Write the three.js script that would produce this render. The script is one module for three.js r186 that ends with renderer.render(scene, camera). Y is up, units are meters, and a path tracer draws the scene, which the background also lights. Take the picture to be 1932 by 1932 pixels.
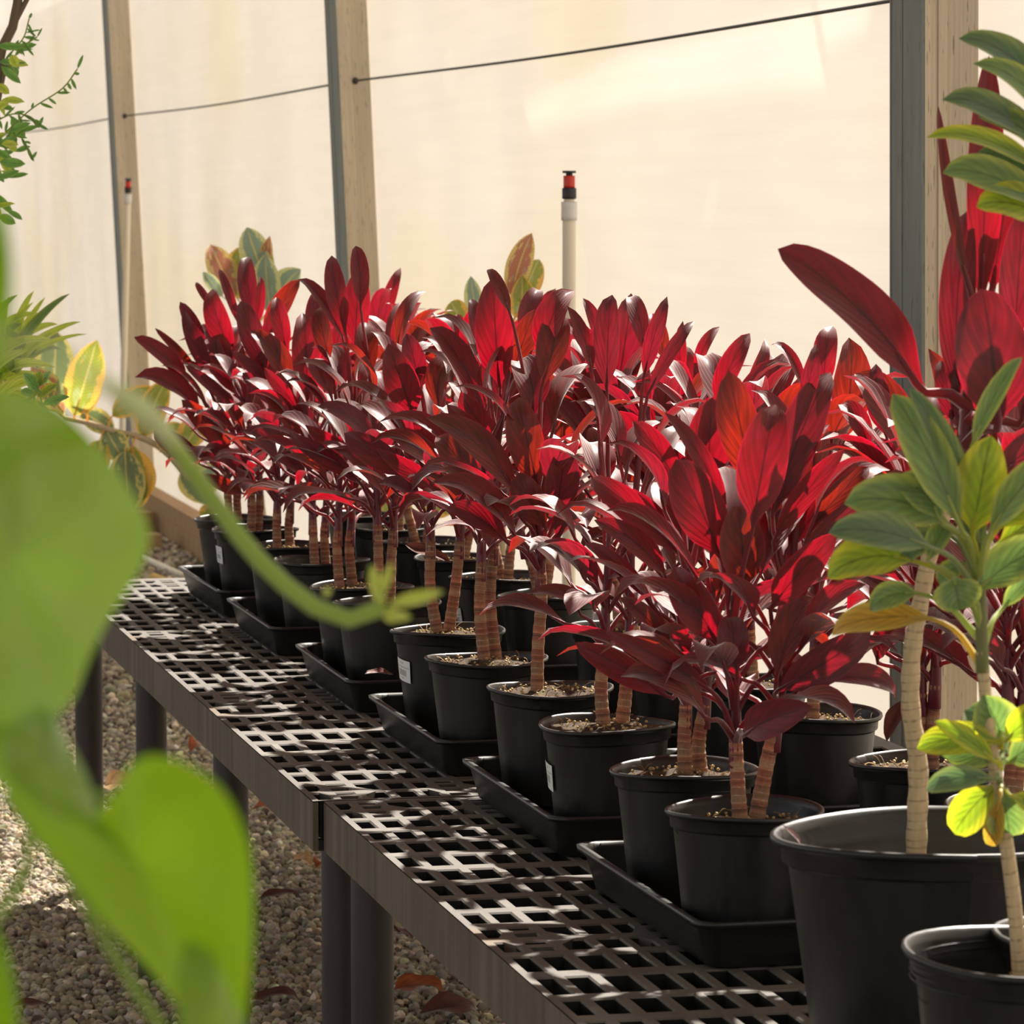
import * as THREE from 'three';
import { mergeGeometries } from 'three/addons/utils/BufferGeometryUtils.js';
import { ImprovedNoise } from 'three/addons/math/ImprovedNoise.js';

// ---------------------------------------------------------------- camera, sky, sun, exposure
// x runs from the camera's side towards the shade-house wall, -z runs away along the benches, ground at y = 0
const V = (x, y, z) => new THREE.Vector3(x, y, z);
const FOCAL = 7400, PITCH = 0.08144, YAW = 0.22073, EYE = V(0, 1.58, 0);
const fwd = V(Math.sin(YAW) * Math.cos(PITCH), -Math.sin(PITCH), -Math.cos(YAW) * Math.cos(PITCH));
const camRight = V(Math.cos(YAW), 0, Math.sin(YAW));
const camUp = V(Math.sin(YAW) * Math.sin(PITCH), Math.cos(PITCH), -Math.cos(YAW) * Math.sin(PITCH));
const scene = new THREE.Scene();
const camera = new THREE.PerspectiveCamera(2 * Math.atan(966 / FOCAL) * 180 / Math.PI, 1, 0.1, 200);
camera.position.copy(EYE);
camera.lookAt(EYE.clone().add(fwd));
camera.focus = 5.7;
camera.userData.fStop = 20;
scene.add(camera);

scene.background = new THREE.Color().setRGB(0.8, 0.84, 0.9);
scene.environment = null;

const sun = new THREE.DirectionalLight(new THREE.Color().setRGB(1, 0.93, 0.82), 14.5);
const SUN = V(0.5, 1.0, -0.6).normalize();
sun.position.copy(SUN).multiplyScalar(25).add(V(1.5, 0, -7));
sun.target.position.set(1.5, 0, -7);
sun.castShadow = true;
sun.shadow.radius = 2;
sun.shadow.mapSize.set(4096, 4096);
Object.assign(sun.shadow.camera, { left: -16, right: 16, top: 16, bottom: -16, near: 1, far: 60 });
scene.add(sun, sun.target);

const renderer = new THREE.WebGLRenderer({ antialias: true });
renderer.toneMapping = THREE.LinearToneMapping;
renderer.toneMappingExposure = 1.0;
renderer.shadowMap.enabled = true;

// ---------------------------------------------------------------- helpers
let seed = 12345;
const rnd = () => { seed = (seed + 0x6d2b79f5) | 0; let t = Math.imul(seed ^ (seed >>> 15), 1 | seed); t = (t + Math.imul(t ^ (t >>> 7), 61 | t)) ^ t; return ((t ^ (t >>> 14)) >>> 0) / 4294967296; };
const rr = (a, b) => a + (b - a) * rnd();
const noise = new ImprovedNoise();
const clamp = (x, a, b) => Math.min(b, Math.max(a, x));
const lerp = (a, b, t) => a + (b - a) * t;
const smooth = (a, b, x) => { const t = clamp((x - a) / (b - a), 0, 1); return t * t * (3 - 2 * t); };
// a point seen in the photograph, given its distance along the view, or its height, or its distance from the wall's line
const sight = (px, py) => fwd.clone().addScaledVector(camRight, (px - 966) / FOCAL).addScaledVector(camUp, (966 - py) / FOCAL);
const atDepth = (px, py, d) => EYE.clone().addScaledVector(sight(px, py), d);
const atHeight = (px, py, h) => { const s = sight(px, py); return EYE.clone().addScaledVector(s, (h - EYE.y) / s.y); };
const atX = (px, py, x) => { const s = sight(px, py); return EYE.clone().addScaledVector(s, x / s.x); };
const depthOf = (p) => p.clone().sub(EYE).dot(fwd);
const taken = {};
const numbered = (n) => { const k = taken[n] = (taken[n] ?? -1) + 1; return k ? n + '_' + String(k).padStart(3, '0') : n; };
const shadow = (o) => { o.castShadow = true; o.receiveShadow = true; return o; };
function thing(name, label, category, at = V(0, 0, 0), group) {
  const o = new THREE.Group(); o.name = numbered(name); o.position.copy(at); o.userData = { label, category };
  if (group) o.userData.group = group;
  scene.add(o); return o;
}
function part(parent, name, geo, mat, label) {
  const m = shadow(new THREE.Mesh(geo, mat)); m.name = name; if (label) m.userData.label = label;
  parent.add(m); return m;
}
function solo(name, label, category, geo, mat, group) {
  const m = shadow(new THREE.Mesh(geo, mat)); m.name = numbered(name); m.userData = { label, category };
  if (group) m.userData.group = group;
  scene.add(m); return m;
}
function struct(name, geo, mat, label, category) {
  const m = shadow(new THREE.Mesh(geo, mat)); m.name = name; m.userData = { kind: 'structure', label, category }; scene.add(m); return m;
}
function geoFrom(pos, uv, idx) {
  const g = new THREE.BufferGeometry();
  g.setAttribute('position', new THREE.Float32BufferAttribute(pos, 3));
  g.setAttribute('uv', new THREE.Float32BufferAttribute(uv, 2));
  g.setIndex(idx); g.computeVertexNormals(); return g;
}
const box = (x0, x1, y0, y1, z0, z1) => {   // uv in metres
  const g = new THREE.BoxGeometry(Math.abs(x1 - x0), Math.abs(y1 - y0), Math.abs(z1 - z0)).toNonIndexed();
  g.translate((x0 + x1) / 2, (y0 + y1) / 2, (z0 + z1) / 2);
  const p = g.attributes.position, n = g.attributes.normal, u = g.attributes.uv;
  for (let i = 0; i < p.count; i++) {
    const ax = Math.abs(n.getX(i)), ay = Math.abs(n.getY(i));
    if (ax > 0.5) u.setXY(i, p.getZ(i), p.getY(i)); else if (ay > 0.5) u.setXY(i, p.getX(i), p.getZ(i)); else u.setXY(i, p.getX(i), p.getY(i));
  }
  return g;
};
// a round bar through points, radius(t) may be a number or function
function tube(pts, radius, seg = 10, sides = 8, closeEnds = true) {
  const c = new THREE.CatmullRomCurve3(pts), R = typeof radius === 'function' ? radius : () => radius;
  const fr = c.computeFrenetFrames(seg, false), pos = [], uv = [], idx = [];
  const len = c.getLength();
  for (let i = 0; i <= seg; i++) {
    const t = i / seg, p = c.getPointAt(t);
    for (let j = 0; j <= sides; j++) {
      const a = j / sides * 2 * Math.PI, r = R(t);
      const d = fr.normals[i].clone().multiplyScalar(Math.cos(a)).addScaledVector(fr.binormals[i], Math.sin(a));
      pos.push(p.x + d.x * r, p.y + d.y * r, p.z + d.z * r); uv.push(j / sides, t * len);
    }
  }
  for (let i = 0; i < seg; i++) for (let j = 0; j < sides; j++) {
    const a = i * (sides + 1) + j, b = a + sides + 1; idx.push(a, a + 1, b, b, a + 1, b + 1);
  }
  if (closeEnds) for (const i of [0, seg]) {
    const p = c.getPointAt(i / seg), k = pos.length / 3; pos.push(p.x, p.y, p.z); uv.push(0.5, i ? len : 0);
    for (let j = 0; j < sides; j++) { const a = i * (sides + 1) + j; i ? idx.push(a, a + 1, k) : idx.push(a + 1, a, k); }
  }
  return geoFrom(pos, uv, idx);
}
function canvasTex(w, h, draw, srgb = true) {
  const c = document.createElement('canvas'); c.width = w; c.height = h; draw(c.getContext('2d'), w, h);
  const t = new THREE.CanvasTexture(c); t.wrapS = t.wrapT = THREE.RepeatWrapping; if (srgb) t.colorSpace = THREE.SRGBColorSpace; return t;
}
function dataTex(w, h, fn, srgb = true) {   // fn(u, v) -> [r, g, b] 0..255
  const d = new Uint8Array(w * h * 4);
  for (let y = 0; y < h; y++) for (let x = 0; x < w; x++) { const c = fn(x / w, y / h), i = (y * w + x) * 4; d[i] = clamp(c[0], 0, 255); d[i + 1] = clamp(c[1], 0, 255); d[i + 2] = clamp(c[2], 0, 255); d[i + 3] = 255; }
  const t = new THREE.DataTexture(d, w, h); t.wrapS = t.wrapT = THREE.RepeatWrapping; t.magFilter = THREE.LinearFilter; t.minFilter = THREE.LinearFilter; if (srgb) t.colorSpace = THREE.SRGBColorSpace; t.needsUpdate = true; return t;
}
// tiling noise on the unit square
const tn = (u, v, f, s = 0) => { const a = u * 2 * Math.PI, b = v * 2 * Math.PI, r = f / (2 * Math.PI); return noise.noise(Math.cos(a) * r + s, Math.sin(a) * r + 7.3, Math.cos(b) * r + 3.1) * 0.6 + noise.noise(Math.sin(b) * r + s * 1.7, Math.cos(a) * r + 1.3, Math.sin(a) * r + 9.2) * 0.6; };
const std = (o) => new THREE.MeshStandardMaterial(o), phys = (o) => new THREE.MeshPhysicalMaterial(o);
const rgb = (r, g, b) => new THREE.Color().setRGB(r, g, b);

// ---------------------------------------------------------------- materials
const M = {};
const plasticMap = dataTex(256, 256, (u, v) => { const k = 25 + 7 * tn(u, v, 9) + 4 * tn(u, v, 40, 4) + 4 * rnd(); return [k, k * 0.985, k * 0.97]; });
const plasticRough = dataTex(256, 256, (u, v) => { const k = 105 + 40 * tn(u, v, 6, 2) + 25 * tn(u, v, 30, 5) + 14 * rnd(); return [k, k, k]; }, false);
for (const t of [plasticMap, plasticRough]) t.repeat.set(2, 4);
M.pot = phys({ map: plasticMap, roughness: 0.9, roughnessMap: plasticRough, ior: 1.5 });
M.tray = phys({ map: plasticMap, roughness: 0.85, roughnessMap: plasticRough, ior: 1.5 });
const benchMap = dataTex(512, 512, (u, v) => {
  const a = tn(u, v, 5), b = tn(u, v, 22, 3), c = tn(u, v, 90, 8); let k = 77 + 12 * a + 12 * b + 8 * c + 8 * rnd();
  const pale = smooth(0.28, 0.5, tn(u, v, 11, 13)) * 18; const rust = smooth(0.2, 0.5, tn(u, v, 8, 21)) * 10;
  return [k + 3 + pale + rust, k - 3 + pale, k - 9 + pale * 0.92 - rust];
});
M.bench = std({ map: benchMap, roughness: 0.62 });
const skirtMap = dataTex(512, 256, (u, v) => {
  const s = tn(u, 0.3, 26) * 1.2 + tn(u, 0.1 + v * 0.08, 70, 4), a = tn(u, v, 7, 2), k = 84 + 15 * a + 11 * s + 7 * rnd() - smooth(0.35, 0.6, tn(u, 0.7, 18, 9)) * 30;
  return [k + 8, k - 2, k - 18];
});
M.skirt = std({ map: skirtMap, roughness: 0.75 });
const legMap = dataTex(128, 256, (u, v) => { const k = 47 + 8 * tn(u, v, 5) + 6 * tn(u, v, 33, 2) + 5 * rnd(); return [k + 3, k - 4, k - 9]; });
M.leg = std({ map: legMap, roughness: 0.55 });
const clothMap = dataTex(1024, 512, (u, v) => {   // woven sheet with faint yellow mildew and seams; spans 6.5 m by 3 m
  const weave = ((Math.floor(u * 1024) & 1) + (Math.floor(v * 512) & 1)) * 1.5, an = u * 2 * Math.PI, streak = noise.noise(Math.cos(an) * 1.4, Math.sin(an) * 1.4, v * 130) * 2.6 + noise.noise(Math.cos(an) * 3, Math.sin(an) * 3, v * 46) * 2;
  const y = smooth(0.05, 0.6, tn(u, v, 5, 17)) * 14, z = 4 * tn(u, v, 14, 31);
  const scr = smooth(0.46, 0.5, tn(u, v, 16, 41)) * 3;
  return [222 + weave - y * 0.15 + streak + z + scr, 214 + weave - y * 0.35 + streak + z + scr, 205 + weave - y * 1.2 + streak + z * 0.8 + scr];
});
M.cloth = phys({ map: clothMap, roughness: 1, transmission: 0.57, thickness: 0, ior: 1.15, side: THREE.DoubleSide });
M.roof = phys({ color: rgb(0.55, 0.54, 0.5), roughness: 1, transmission: 0.35, thickness: 0, ior: 1.2, side: THREE.DoubleSide });
const woodMap = dataTex(256, 512, (u, v) => {
  const g = tn(u, v * 0.15, 34) * 15 + tn(u, v * 0.3, 80, 5) * 9, a = 12 * tn(u, v, 4, 3), pit = smooth(0.38, 0.5, tn(u, v, 44, 9)) * 38;
  const k = 190 + g + a - pit + 6 * rnd(); return [k, k * 0.925, k * 0.81];
});
woodMap.repeat.set(6, 0.9);
M.timber = std({ map: woodMap, roughness: 0.9, bumpMap: woodMap, bumpScale: 0.002 });
const steelMap = dataTex(256, 256, (u, v) => { const k = 136 + 10 * tn(u, v * 0.2, 30) + 10 * tn(u, v, 7, 4) + 5 * rnd() - smooth(0.4, 0.5, tn(u, v, 25, 8)) * 28; return [k * 0.95, k, k * 0.985]; });
steelMap.repeat.set(5, 1);
M.steel = std({ map: steelMap, roughness: 0.7, metalness: 0.0 });
M.sleeper = std({ map: woodMap, roughness: 0.9, color: rgb(0.75, 0.55, 0.36) });
M.wire = std({ color: rgb(0.05, 0.043, 0.035), roughness: 0.6 });
M.pvc = std({ color: rgb(0.78, 0.7, 0.55), roughness: 0.5 });
M.pvcWhite = std({ color: rgb(0.72, 0.7, 0.66), roughness: 0.5 });
M.black = std({ color: rgb(0.025, 0.025, 0.028), roughness: 0.5 });
M.redPlastic = std({ color: rgb(0.62, 0.04, 0.025), roughness: 0.45 });
const soilMap = dataTex(256, 256, (u, v) => { const k = 40 + 30 * tn(u, v, 36) + 26 * tn(u, v, 80, 3) + 26 * rnd(); const g = smooth(0.3, 0.6, tn(u, v, 9, 8)); return [k * 1.15 + g * 22, k * 0.86 + g * 24, k * 0.58 + g * 4]; });
M.soil = std({ map: soilMap, roughness: 1, bumpMap: soilMap, bumpScale: 0.006 });
M.pellet = std({ color: rgb(0.5, 0.37, 0.16), roughness: 0.6 });
M.fibre = std({ color: rgb(0.3, 0.19, 0.09), roughness: 0.9 });
const caneMap = dataTex(64, 512, (u, v) => {   // leaf-scar rings
  const w = v * 13 + 1.1 * tn(0.5, v, 9, 5) + 0.15 * tn(u, v, 4, 2), f = w - Math.floor(w), ring = smooth(0.1, 0, Math.min(f, 1 - f)) * (0.35 + 0.65 * smooth(-0.2, 0.3, tn(u, v, 12, 11))), band = tn(0.2, v, 20, 6);
  const k = 120 + 95 * band + 16 * tn(u, v, 22, 4) + 8 * rnd(); const red = smooth(-0.1, 0.4, tn(0.7, v, 13, 15)); return [k + 10 + 62 * ring, k * (0.84 - 0.2 * red) + 62 * ring, k * (0.64 - 0.16 * red) + 58 * ring];
});
caneMap.repeat.set(1, 9);
M.cane = std({ map: caneMap, roughness: 0.75, bumpMap: caneMap, bumpScale: 0.0012 });
const paleCaneMap = dataTex(64, 512, (u, v) => { const w = v * 14 + 1.2 * tn(0.5, v, 9, 4) + 0.2 * tn(u, v, 3, 3), f = w - Math.floor(w), ring = smooth(0.16, 0, Math.min(f, 1 - f)); const k = 186 + 18 * tn(u, v, 14, 3) + 8 * rnd() - 46 * ring * (0.3 + 0.7 * smooth(-0.2, 0.3, tn(u, v, 10, 6))) - smooth(0.25, 0.5, tn(0.3, v, 16, 8)) * 34; return [k, k * 0.88, k * 0.69]; });
paleCaneMap.repeat.set(1, 7);
M.paleCane = std({ map: paleCaneMap, roughness: 0.8, bumpMap: paleCaneMap, bumpScale: 0.0015 });
M.shoot = std({ color: rgb(0.13, 0.014, 0.03), roughness: 0.4 });
M.greenShoot = std({ color: rgb(0.13, 0.14, 0.035), roughness: 0.5 });

// leaf skins: parallel veins sweeping from the midrib, a thin brighter margin, blotches
function leafSkin(body, margin, rib, spread, mottle = 12) {
  return dataTex(96, 256, (u, v) => {
    const s = Math.abs(u - 0.5) * 2, vein = Math.sin((s * 9 - v * 20) * 1.6) * 0.5 + Math.sin((s * 21 - v * 33) * 1.3) * 0.35;
    const m = smooth(0.87, 0.97, s), r = smooth(0.06, 0.02, s) * (1 - v * 0.6), n = tn(u, v, 5, spread) * mottle + vein * mottle * 0.38;
    return [0, 1, 2].map((i) => lerp(lerp(body[i] * (1 + n / 100), rib[i], r), margin[i], m));
  });
}
const veinBump = dataTex(96, 256, (u, v) => { const s = Math.abs(u - 0.5) * 2, k = 128 + 60 * Math.sin(s * 24 - v * 40) * smooth(0.02, 0.2, s) + 30 * Math.sin(s * 47 - v * 71) - 70 * smooth(0.07, 0.02, s) + 50 * tn(u, v, 6, 3); return [k, k, k]; }, false);
const leafMat = (skin, o) => phys({ map: skin, bumpMap: veinBump, bumpScale: 0.0006, side: THREE.DoubleSide, roughness: 1, thickness: 0, transmission: 0.6, ior: 1.45, clearcoat: 1, clearcoatRoughness: 0.33, ...o });
// one kind of leaf everywhere: deep red, blade to blade a little more crimson, bronze or wine, drawn by lot
const tiLeaf = { transmission: 0.66, ior: 1.5, clearcoat: 1, clearcoatRoughness: 0.38 };
const tiSkins = [leafSkin([130, 4, 22], [168, 8, 44], [58, 5, 11], 1, 24), leafSkin([124, 24, 10], [160, 10, 32], [54, 9, 8], 5, 32), leafSkin([114, 10, 26], [152, 12, 40], [48, 7, 12], 13, 26)].map((k) => leafMat(k, tiLeaf));
const tiTone = () => { const q = rnd(); return tiSkins[q < 0.45 ? 0 : q < 0.7 ? 1 : 2]; };
const greenSkin = (mid, edge, sp) => dataTex(96, 256, (u, v) => { const s = Math.abs(u - 0.5) * 2, e = smooth(0.35, 0.95, s + 0.25 * tn(u, v, 4, sp)), n = 1 + 0.12 * tn(u, v, 6, sp) + 0.05 * Math.sin((s * 10 - v * 24) * 1.6); const r = smooth(0.07, 0.02, s); return [0, 1, 2].map((i) => lerp(mid[i], edge[i], e) * n * (1 - 0.25 * r)); });
M.green = {
  g: leafMat(greenSkin([108, 140, 66], [172, 184, 78], 2), { transmission: 0.5, ior: 1.6 }),
  y: leafMat(greenSkin([150, 176, 30], [206, 204, 40], 6), { transmission: 0.6 }),
  d: leafMat(greenSkin([84, 116, 66], [136, 152, 78], 9), { transmission: 0.42, ior: 1.7 }),
  w: leafMat(greenSkin([196, 150, 40], [206, 176, 60], 12), { transmission: 0.5 }),
};
const rubberSkin = (mid, edge, sp) => dataTex(128, 256, (u, v) => { const s = Math.abs(u - 0.5) * 2, e = smooth(0.5, 0.62, s * 0.86 + 0.35 * tn(u, v, 9, sp) + 0.18 * tn(u, v, 26, sp + 3)); const vein = 1 + 0.05 * Math.sin((s * 3 - v * 22) * 6), r = smooth(0.07, 0.02, s), pale = smooth(0.1, 0.5, tn(u, v, 7, sp + 8)); return [0, 1, 2].map((i) => lerp(lerp(lerp(mid[i], [176, 190, 160][i], pale * 0.6), edge[i], e), [214, 196, 120][i], r) * vein); });
M.rubber = [leafMat(rubberSkin([120, 140, 92], [224, 208, 120], 3), { transmission: 0.5 }), leafMat(rubberSkin([150, 158, 60], [232, 184, 84], 11), { transmission: 0.55 }), leafMat(rubberSkin([186, 120, 92], [222, 196, 118], 19), { transmission: 0.5 }), leafMat(rubberSkin([136, 160, 138], [216, 216, 150], 27), { transmission: 0.45, ior: 1.7 })];
const softSkin = (c, sp) => dataTex(64, 64, (u, v) => { const n = 1 + 0.22 * tn(u, v, 3, sp); return c.map((x) => x * n); });
M.vine = phys({ map: softSkin([150, 198, 0], 30), side: THREE.DoubleSide, roughness: 1, transmission: 0.68, thickness: 0, ior: 1.2, clearcoat: 1, clearcoatRoughness: 0.3 });
M.vineStem = phys({ color: rgb(0.36, 0.5, 0.1), roughness: 1, transmission: 0.3, thickness: 0, side: THREE.DoubleSide });
M.strap = leafMat(greenSkin([206, 228, 70], [232, 240, 110], 36), { transmission: 0.5, ior: 1.6 });
M.bush = leafMat(greenSkin([122, 178, 78], [156, 200, 104], 39), { transmission: 0.5 });
M.bark = std({ map: woodMap, color: rgb(0.36, 0.32, 0.28), roughness: 0.95 });
M.branch = std({ map: woodMap, color: rgb(0.78, 0.74, 0.64), roughness: 0.95 });
M.dryLeaf = [leafMat(leafSkin([150, 74, 30], [130, 60, 26], [90, 40, 20], 40, 26), { transmission: 0.3, clearcoat: 0.2 }), leafMat(leafSkin([92, 46, 34], [84, 40, 30], [60, 28, 20], 43, 24), { transmission: 0.25, clearcoat: 0.2 }), leafMat(leafSkin([190, 150, 108], [176, 136, 96], [130, 96, 70], 47, 18), { transmission: 0.25, clearcoat: 0.1 })];

// ---------------------------------------------------------------- ground
const groundMap = dataTex(512, 512, (u, v) => { const k = 120 + 26 * tn(u, v, 60) + 20 * tn(u, v, 120, 3) + 24 * rnd() + 10 * tn(u, v, 7, 6); return [k, k * 0.9, k * 0.76]; });
groundMap.repeat.set(60, 60);
const gnd = new THREE.PlaneGeometry(120, 120); gnd.rotateX(-Math.PI / 2);
struct('floor', gnd, std({ map: groundMap, roughness: 1, bumpMap: groundMap, bumpScale: 0.01 }), 'sandy gravel ground under and around the plant benches', 'ground');
{
  const g = new THREE.IcosahedronGeometry(1, 1), p = g.attributes.position, v = V(0, 0, 0);
  for (let i = 0; i < p.count; i++) { v.fromBufferAttribute(p, i); v.multiplyScalar(1 + 0.3 * noise.noise(v.x * 1.3 + 4, v.y * 1.3, v.z * 1.3)); p.setXYZ(i, v.x, v.y, v.z); }
  g.computeVertexNormals();
  const spots = [];
  const strew = (x0, x1, u0, u1, n, a, b) => { for (let i = 0; i < n; i++) spots.push([rr(x0, x1), rr(u0, u1), rr(a, b)]); };
  strew(0.3, 2.5, 6.6, 9, 34000, 0.005, 0.0105); strew(0.3, 2.5, 9, 12, 26000, 0.006, 0.011); strew(0, 2.5, 12, 21, 16000, 0.009, 0.017);
  const inst = shadow(new THREE.InstancedMesh(g, std({ roughness: 0.9 }), spots.length)), mt = new THREE.Matrix4(), q = new THREE.Quaternion(), e = new THREE.Euler(), c = new THREE.Color();
  spots.forEach(([x, u, r], i) => {
    e.set(rr(0, 6), rr(0, 6), rr(0, 6)); q.setFromEuler(e);
    mt.compose(V(x, r * rr(0.1, 1.1), -u), q, V(r * rr(0.9, 1.5), r * rr(0.6, 0.9), r * rr(0.8, 1.2))); inst.setMatrixAt(i, mt);
    const k = rr(0.12, 0.52) * (rnd() < 0.12 ? 1.7 : 1), w = rr(0.72, 0.92), moss = rnd() < 0.14 ? 1.18 : 1; inst.setColorAt(i, c.setRGB(k, k * w * moss, k * w * rr(0.62, 0.9)));
  });
  inst.name = 'gravel'; inst.userData = { kind: 'stuff', label: 'loose brown and grey gravel spread over the ground', category: 'gravel' }; scene.add(inst);
}

// ---------------------------------------------------------------- shade-house wall and roof
const wallLean = (u) => lerp(0.008, 0.045, clamp((u - 7.3) / 6, 0, 1));
{
  const g = new THREE.PlaneGeometry(48, 2.66, 240, 14); g.rotateY(-Math.PI / 2); g.translate(2.56, 1.33, -22);
  const p = g.attributes.position, uv = g.attributes.uv;
  for (let i = 0; i < p.count; i++) {
    const z = p.getZ(i), y = p.getY(i) * lerp(1, 1.3, smooth(13, 24, -p.getZ(i))); p.setY(i, y); uv.setXY(i, -z / 6.5, y / 3.2);
    p.setX(i, 2.56 + wallLean(-z) * (1.3 - y) + 0.006 * noise.noise(z * 1.4, y * 0.4, 2) + 0.004 * noise.noise(z * 5, y * 0.5, 9));
  }
  g.computeVertexNormals();
  struct('wall_right', g, M.cloth, 'cream translucent shade cloth wall behind the benches', 'wall');
  // clear sheet roof of the adjoining bay; its open joint lets a strip of full sun on to the wall
  const sh = new THREE.Shape([[2.75, -4], [14, -4], [14, 46], [2.75, 46]].map((p) => new THREE.Vector2(...p)));
  for (const a of [[[3.155, 9.085], [3.25, 9.085], [3.245, 10.5], [3.262, 11.95], [3.225, 12.0], [3.185, 11.0]], [[3.15, 9.03], [3.15, 8.62], [3.195, 8.75], [3.21, 9.03]]]) sh.holes.push(new THREE.Path(a.map((p) => new THREE.Vector2(...p))));
  const og = new THREE.ShapeGeometry(sh); og.rotateX(-Math.PI / 2); og.translate(0, 3.2, 0);
  struct('ceiling_adjoining', og, phys({ color: rgb(0.79, 0.79, 0.78), roughness: 0.15, transmission: 1, thickness: 0, ior: 1.2, side: THREE.DoubleSide }), 'clear sheet roof of the adjoining bay beyond the wall', 'roof');
  const roof = box(-4, 2.06, 2.98, 2.99, 2, -27);
  struct('ceiling', roof, M.roof, 'shade cloth roof over the aisle', 'roof');
}
const posts = [[7.34, 0.008, 'nearest support post with steel channel, right of the photo'], [13.6, 0.043, 'middle support post behind the red plants'], [20.1, 0.047, 'farthest support post at the left, behind a sprinkler riser']];
posts.forEach(([u, lean, label]) => {
  const t = thing('support_post', label, 'post', V(2.44 + lean * 1.3, 0, -u), 'wall support posts');
  t.rotation.z = lean;
  part(t, 'timber', box(0.004, 0.112, 0, 2.6, -0.1, 0.1), M.timber);
  const ch = []; ch.push(box(0, 0.004, 0, 2.6, -0.1, 0.098)); for (const z of [-0.1, -0.03, 0.09]) ch.push(box(-0.002, 0.0, 0, 2.6, z, z + 0.007));
  part(t, 'steel_channel', mergeGeometries(ch), M.steel, 'grey steel channel');
  if (u < 8) part(t, 'cover_batten', box(0.03, 0.045, 0, 2.6, 0.1, 0.104), M.timber);
});
[[posts[0], posts[1], 'dark wire from the middle post to the nearest post'], [posts[1], posts[2], 'wire strung between the middle and the farthest post'], [posts[2], [26.6, 0.05], 'wire running left from the farthest post']].forEach(([a, b, label]) => {
  const far = V(2.5 - 0.67 * b[1], 1.965, -b[0] + 0.1), near = V(2.5 - 0.67 * a[1], 1.965, -a[0] - 0.1), mid = far.clone().lerp(near, 0.5); mid.y -= 0.012;
  const t = thing('wall_wire', label, 'wire', far.clone(), 'wires along the wall');
  part(t, 'wire', tube([V(0, 0, 0), mid.clone().sub(far), near.clone().sub(far)], 0.0042, 24, 6), M.wire);
  part(t, 'eye_bolt', new THREE.SphereGeometry(0.012, 10, 8), M.black);
});
// timbers at the foot of the wall
const sl = thing('timber_sleeper', 'two stacked wooden boards along the foot of the wall', 'board', V(2.4, 0, -16.5));
part(sl, 'board', box(-0.05, 0.05, 0, 0.1, -2.7, 2.7), M.sleeper); part(sl, 'board', box(-0.04, 0.04, 0.1, 0.17, -2.7, 2.7), M.sleeper);
[[335, 1010, 0.5], [352, 1040, 0.1], [325, 1048, -0.4]].forEach(([x, y, r], i) => {
  const p = atHeight(x, y, 0.0); const o = solo('wood_offcut', ['pale wooden block leaning at the foot of the boards', 'short reddish wood block beside the far tray', 'brown wood offcut lying on the gravel near the wall'][i], 'wood', box(-0.1, 0.1, 0, [0.11, 0.08, 0.05][i], -0.06, 0.06), M.sleeper);
  o.position.copy(p); o.position.x -= 0.22; o.rotation.y = r;
});

// sprinkler risers
function riser(top, foot, r, label) {
  const t = thing('sprinkler_riser', label, 'sprinkler', foot, 'sprinkler risers');
  const d = top.clone().sub(foot), at = (s) => d.clone().multiplyScalar(s), L = d.length(), up = d.clone().normalize();
  const end = d.clone().addScaledVector(up, -0.115);
  part(t, 'pipe', tube([V(0, 0, 0), at(0.4), end], r, 6, 14), M.pvc);
  const seg = (name, a, b, rad, mat) => part(t, name, tube([d.clone().addScaledVector(up, -a), d.clone().addScaledVector(up, -(a + b) / 2), d.clone().addScaledVector(up, -b)], rad, 4, 14), mat);
  seg('coupling', 0.12, 0.075, r * 1.18, M.pvcWhite); seg('adapter', 0.075, 0.068, r * 0.8, M.pvc); seg('collar', 0.068, 0.042, r * 1.05, M.black); seg('nozzle', 0.042, 0.012, r * 0.86, M.redPlastic); seg('cap', 0.012, 0.006, r * 0.5, M.black); seg('deflector', 0.006, 0, r * 1.0, M.black);
}
{
  const a = atX(1074, 322, 2.22); riser(a, V(a.x, 0, a.z), 0.0165, 'white sprinkler riser with red nozzle, centre, behind the red plants');
  const b = atX(242, 337, 2.3), c = atX(231, 800, 2.3); const foot = b.clone().add(c.clone().sub(b).multiplyScalar(b.y / (b.y - c.y))); foot.y = 0; riser(b, foot, 0.0155, 'cream sprinkler riser with red nozzle, left, before the farthest post');
}

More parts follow.
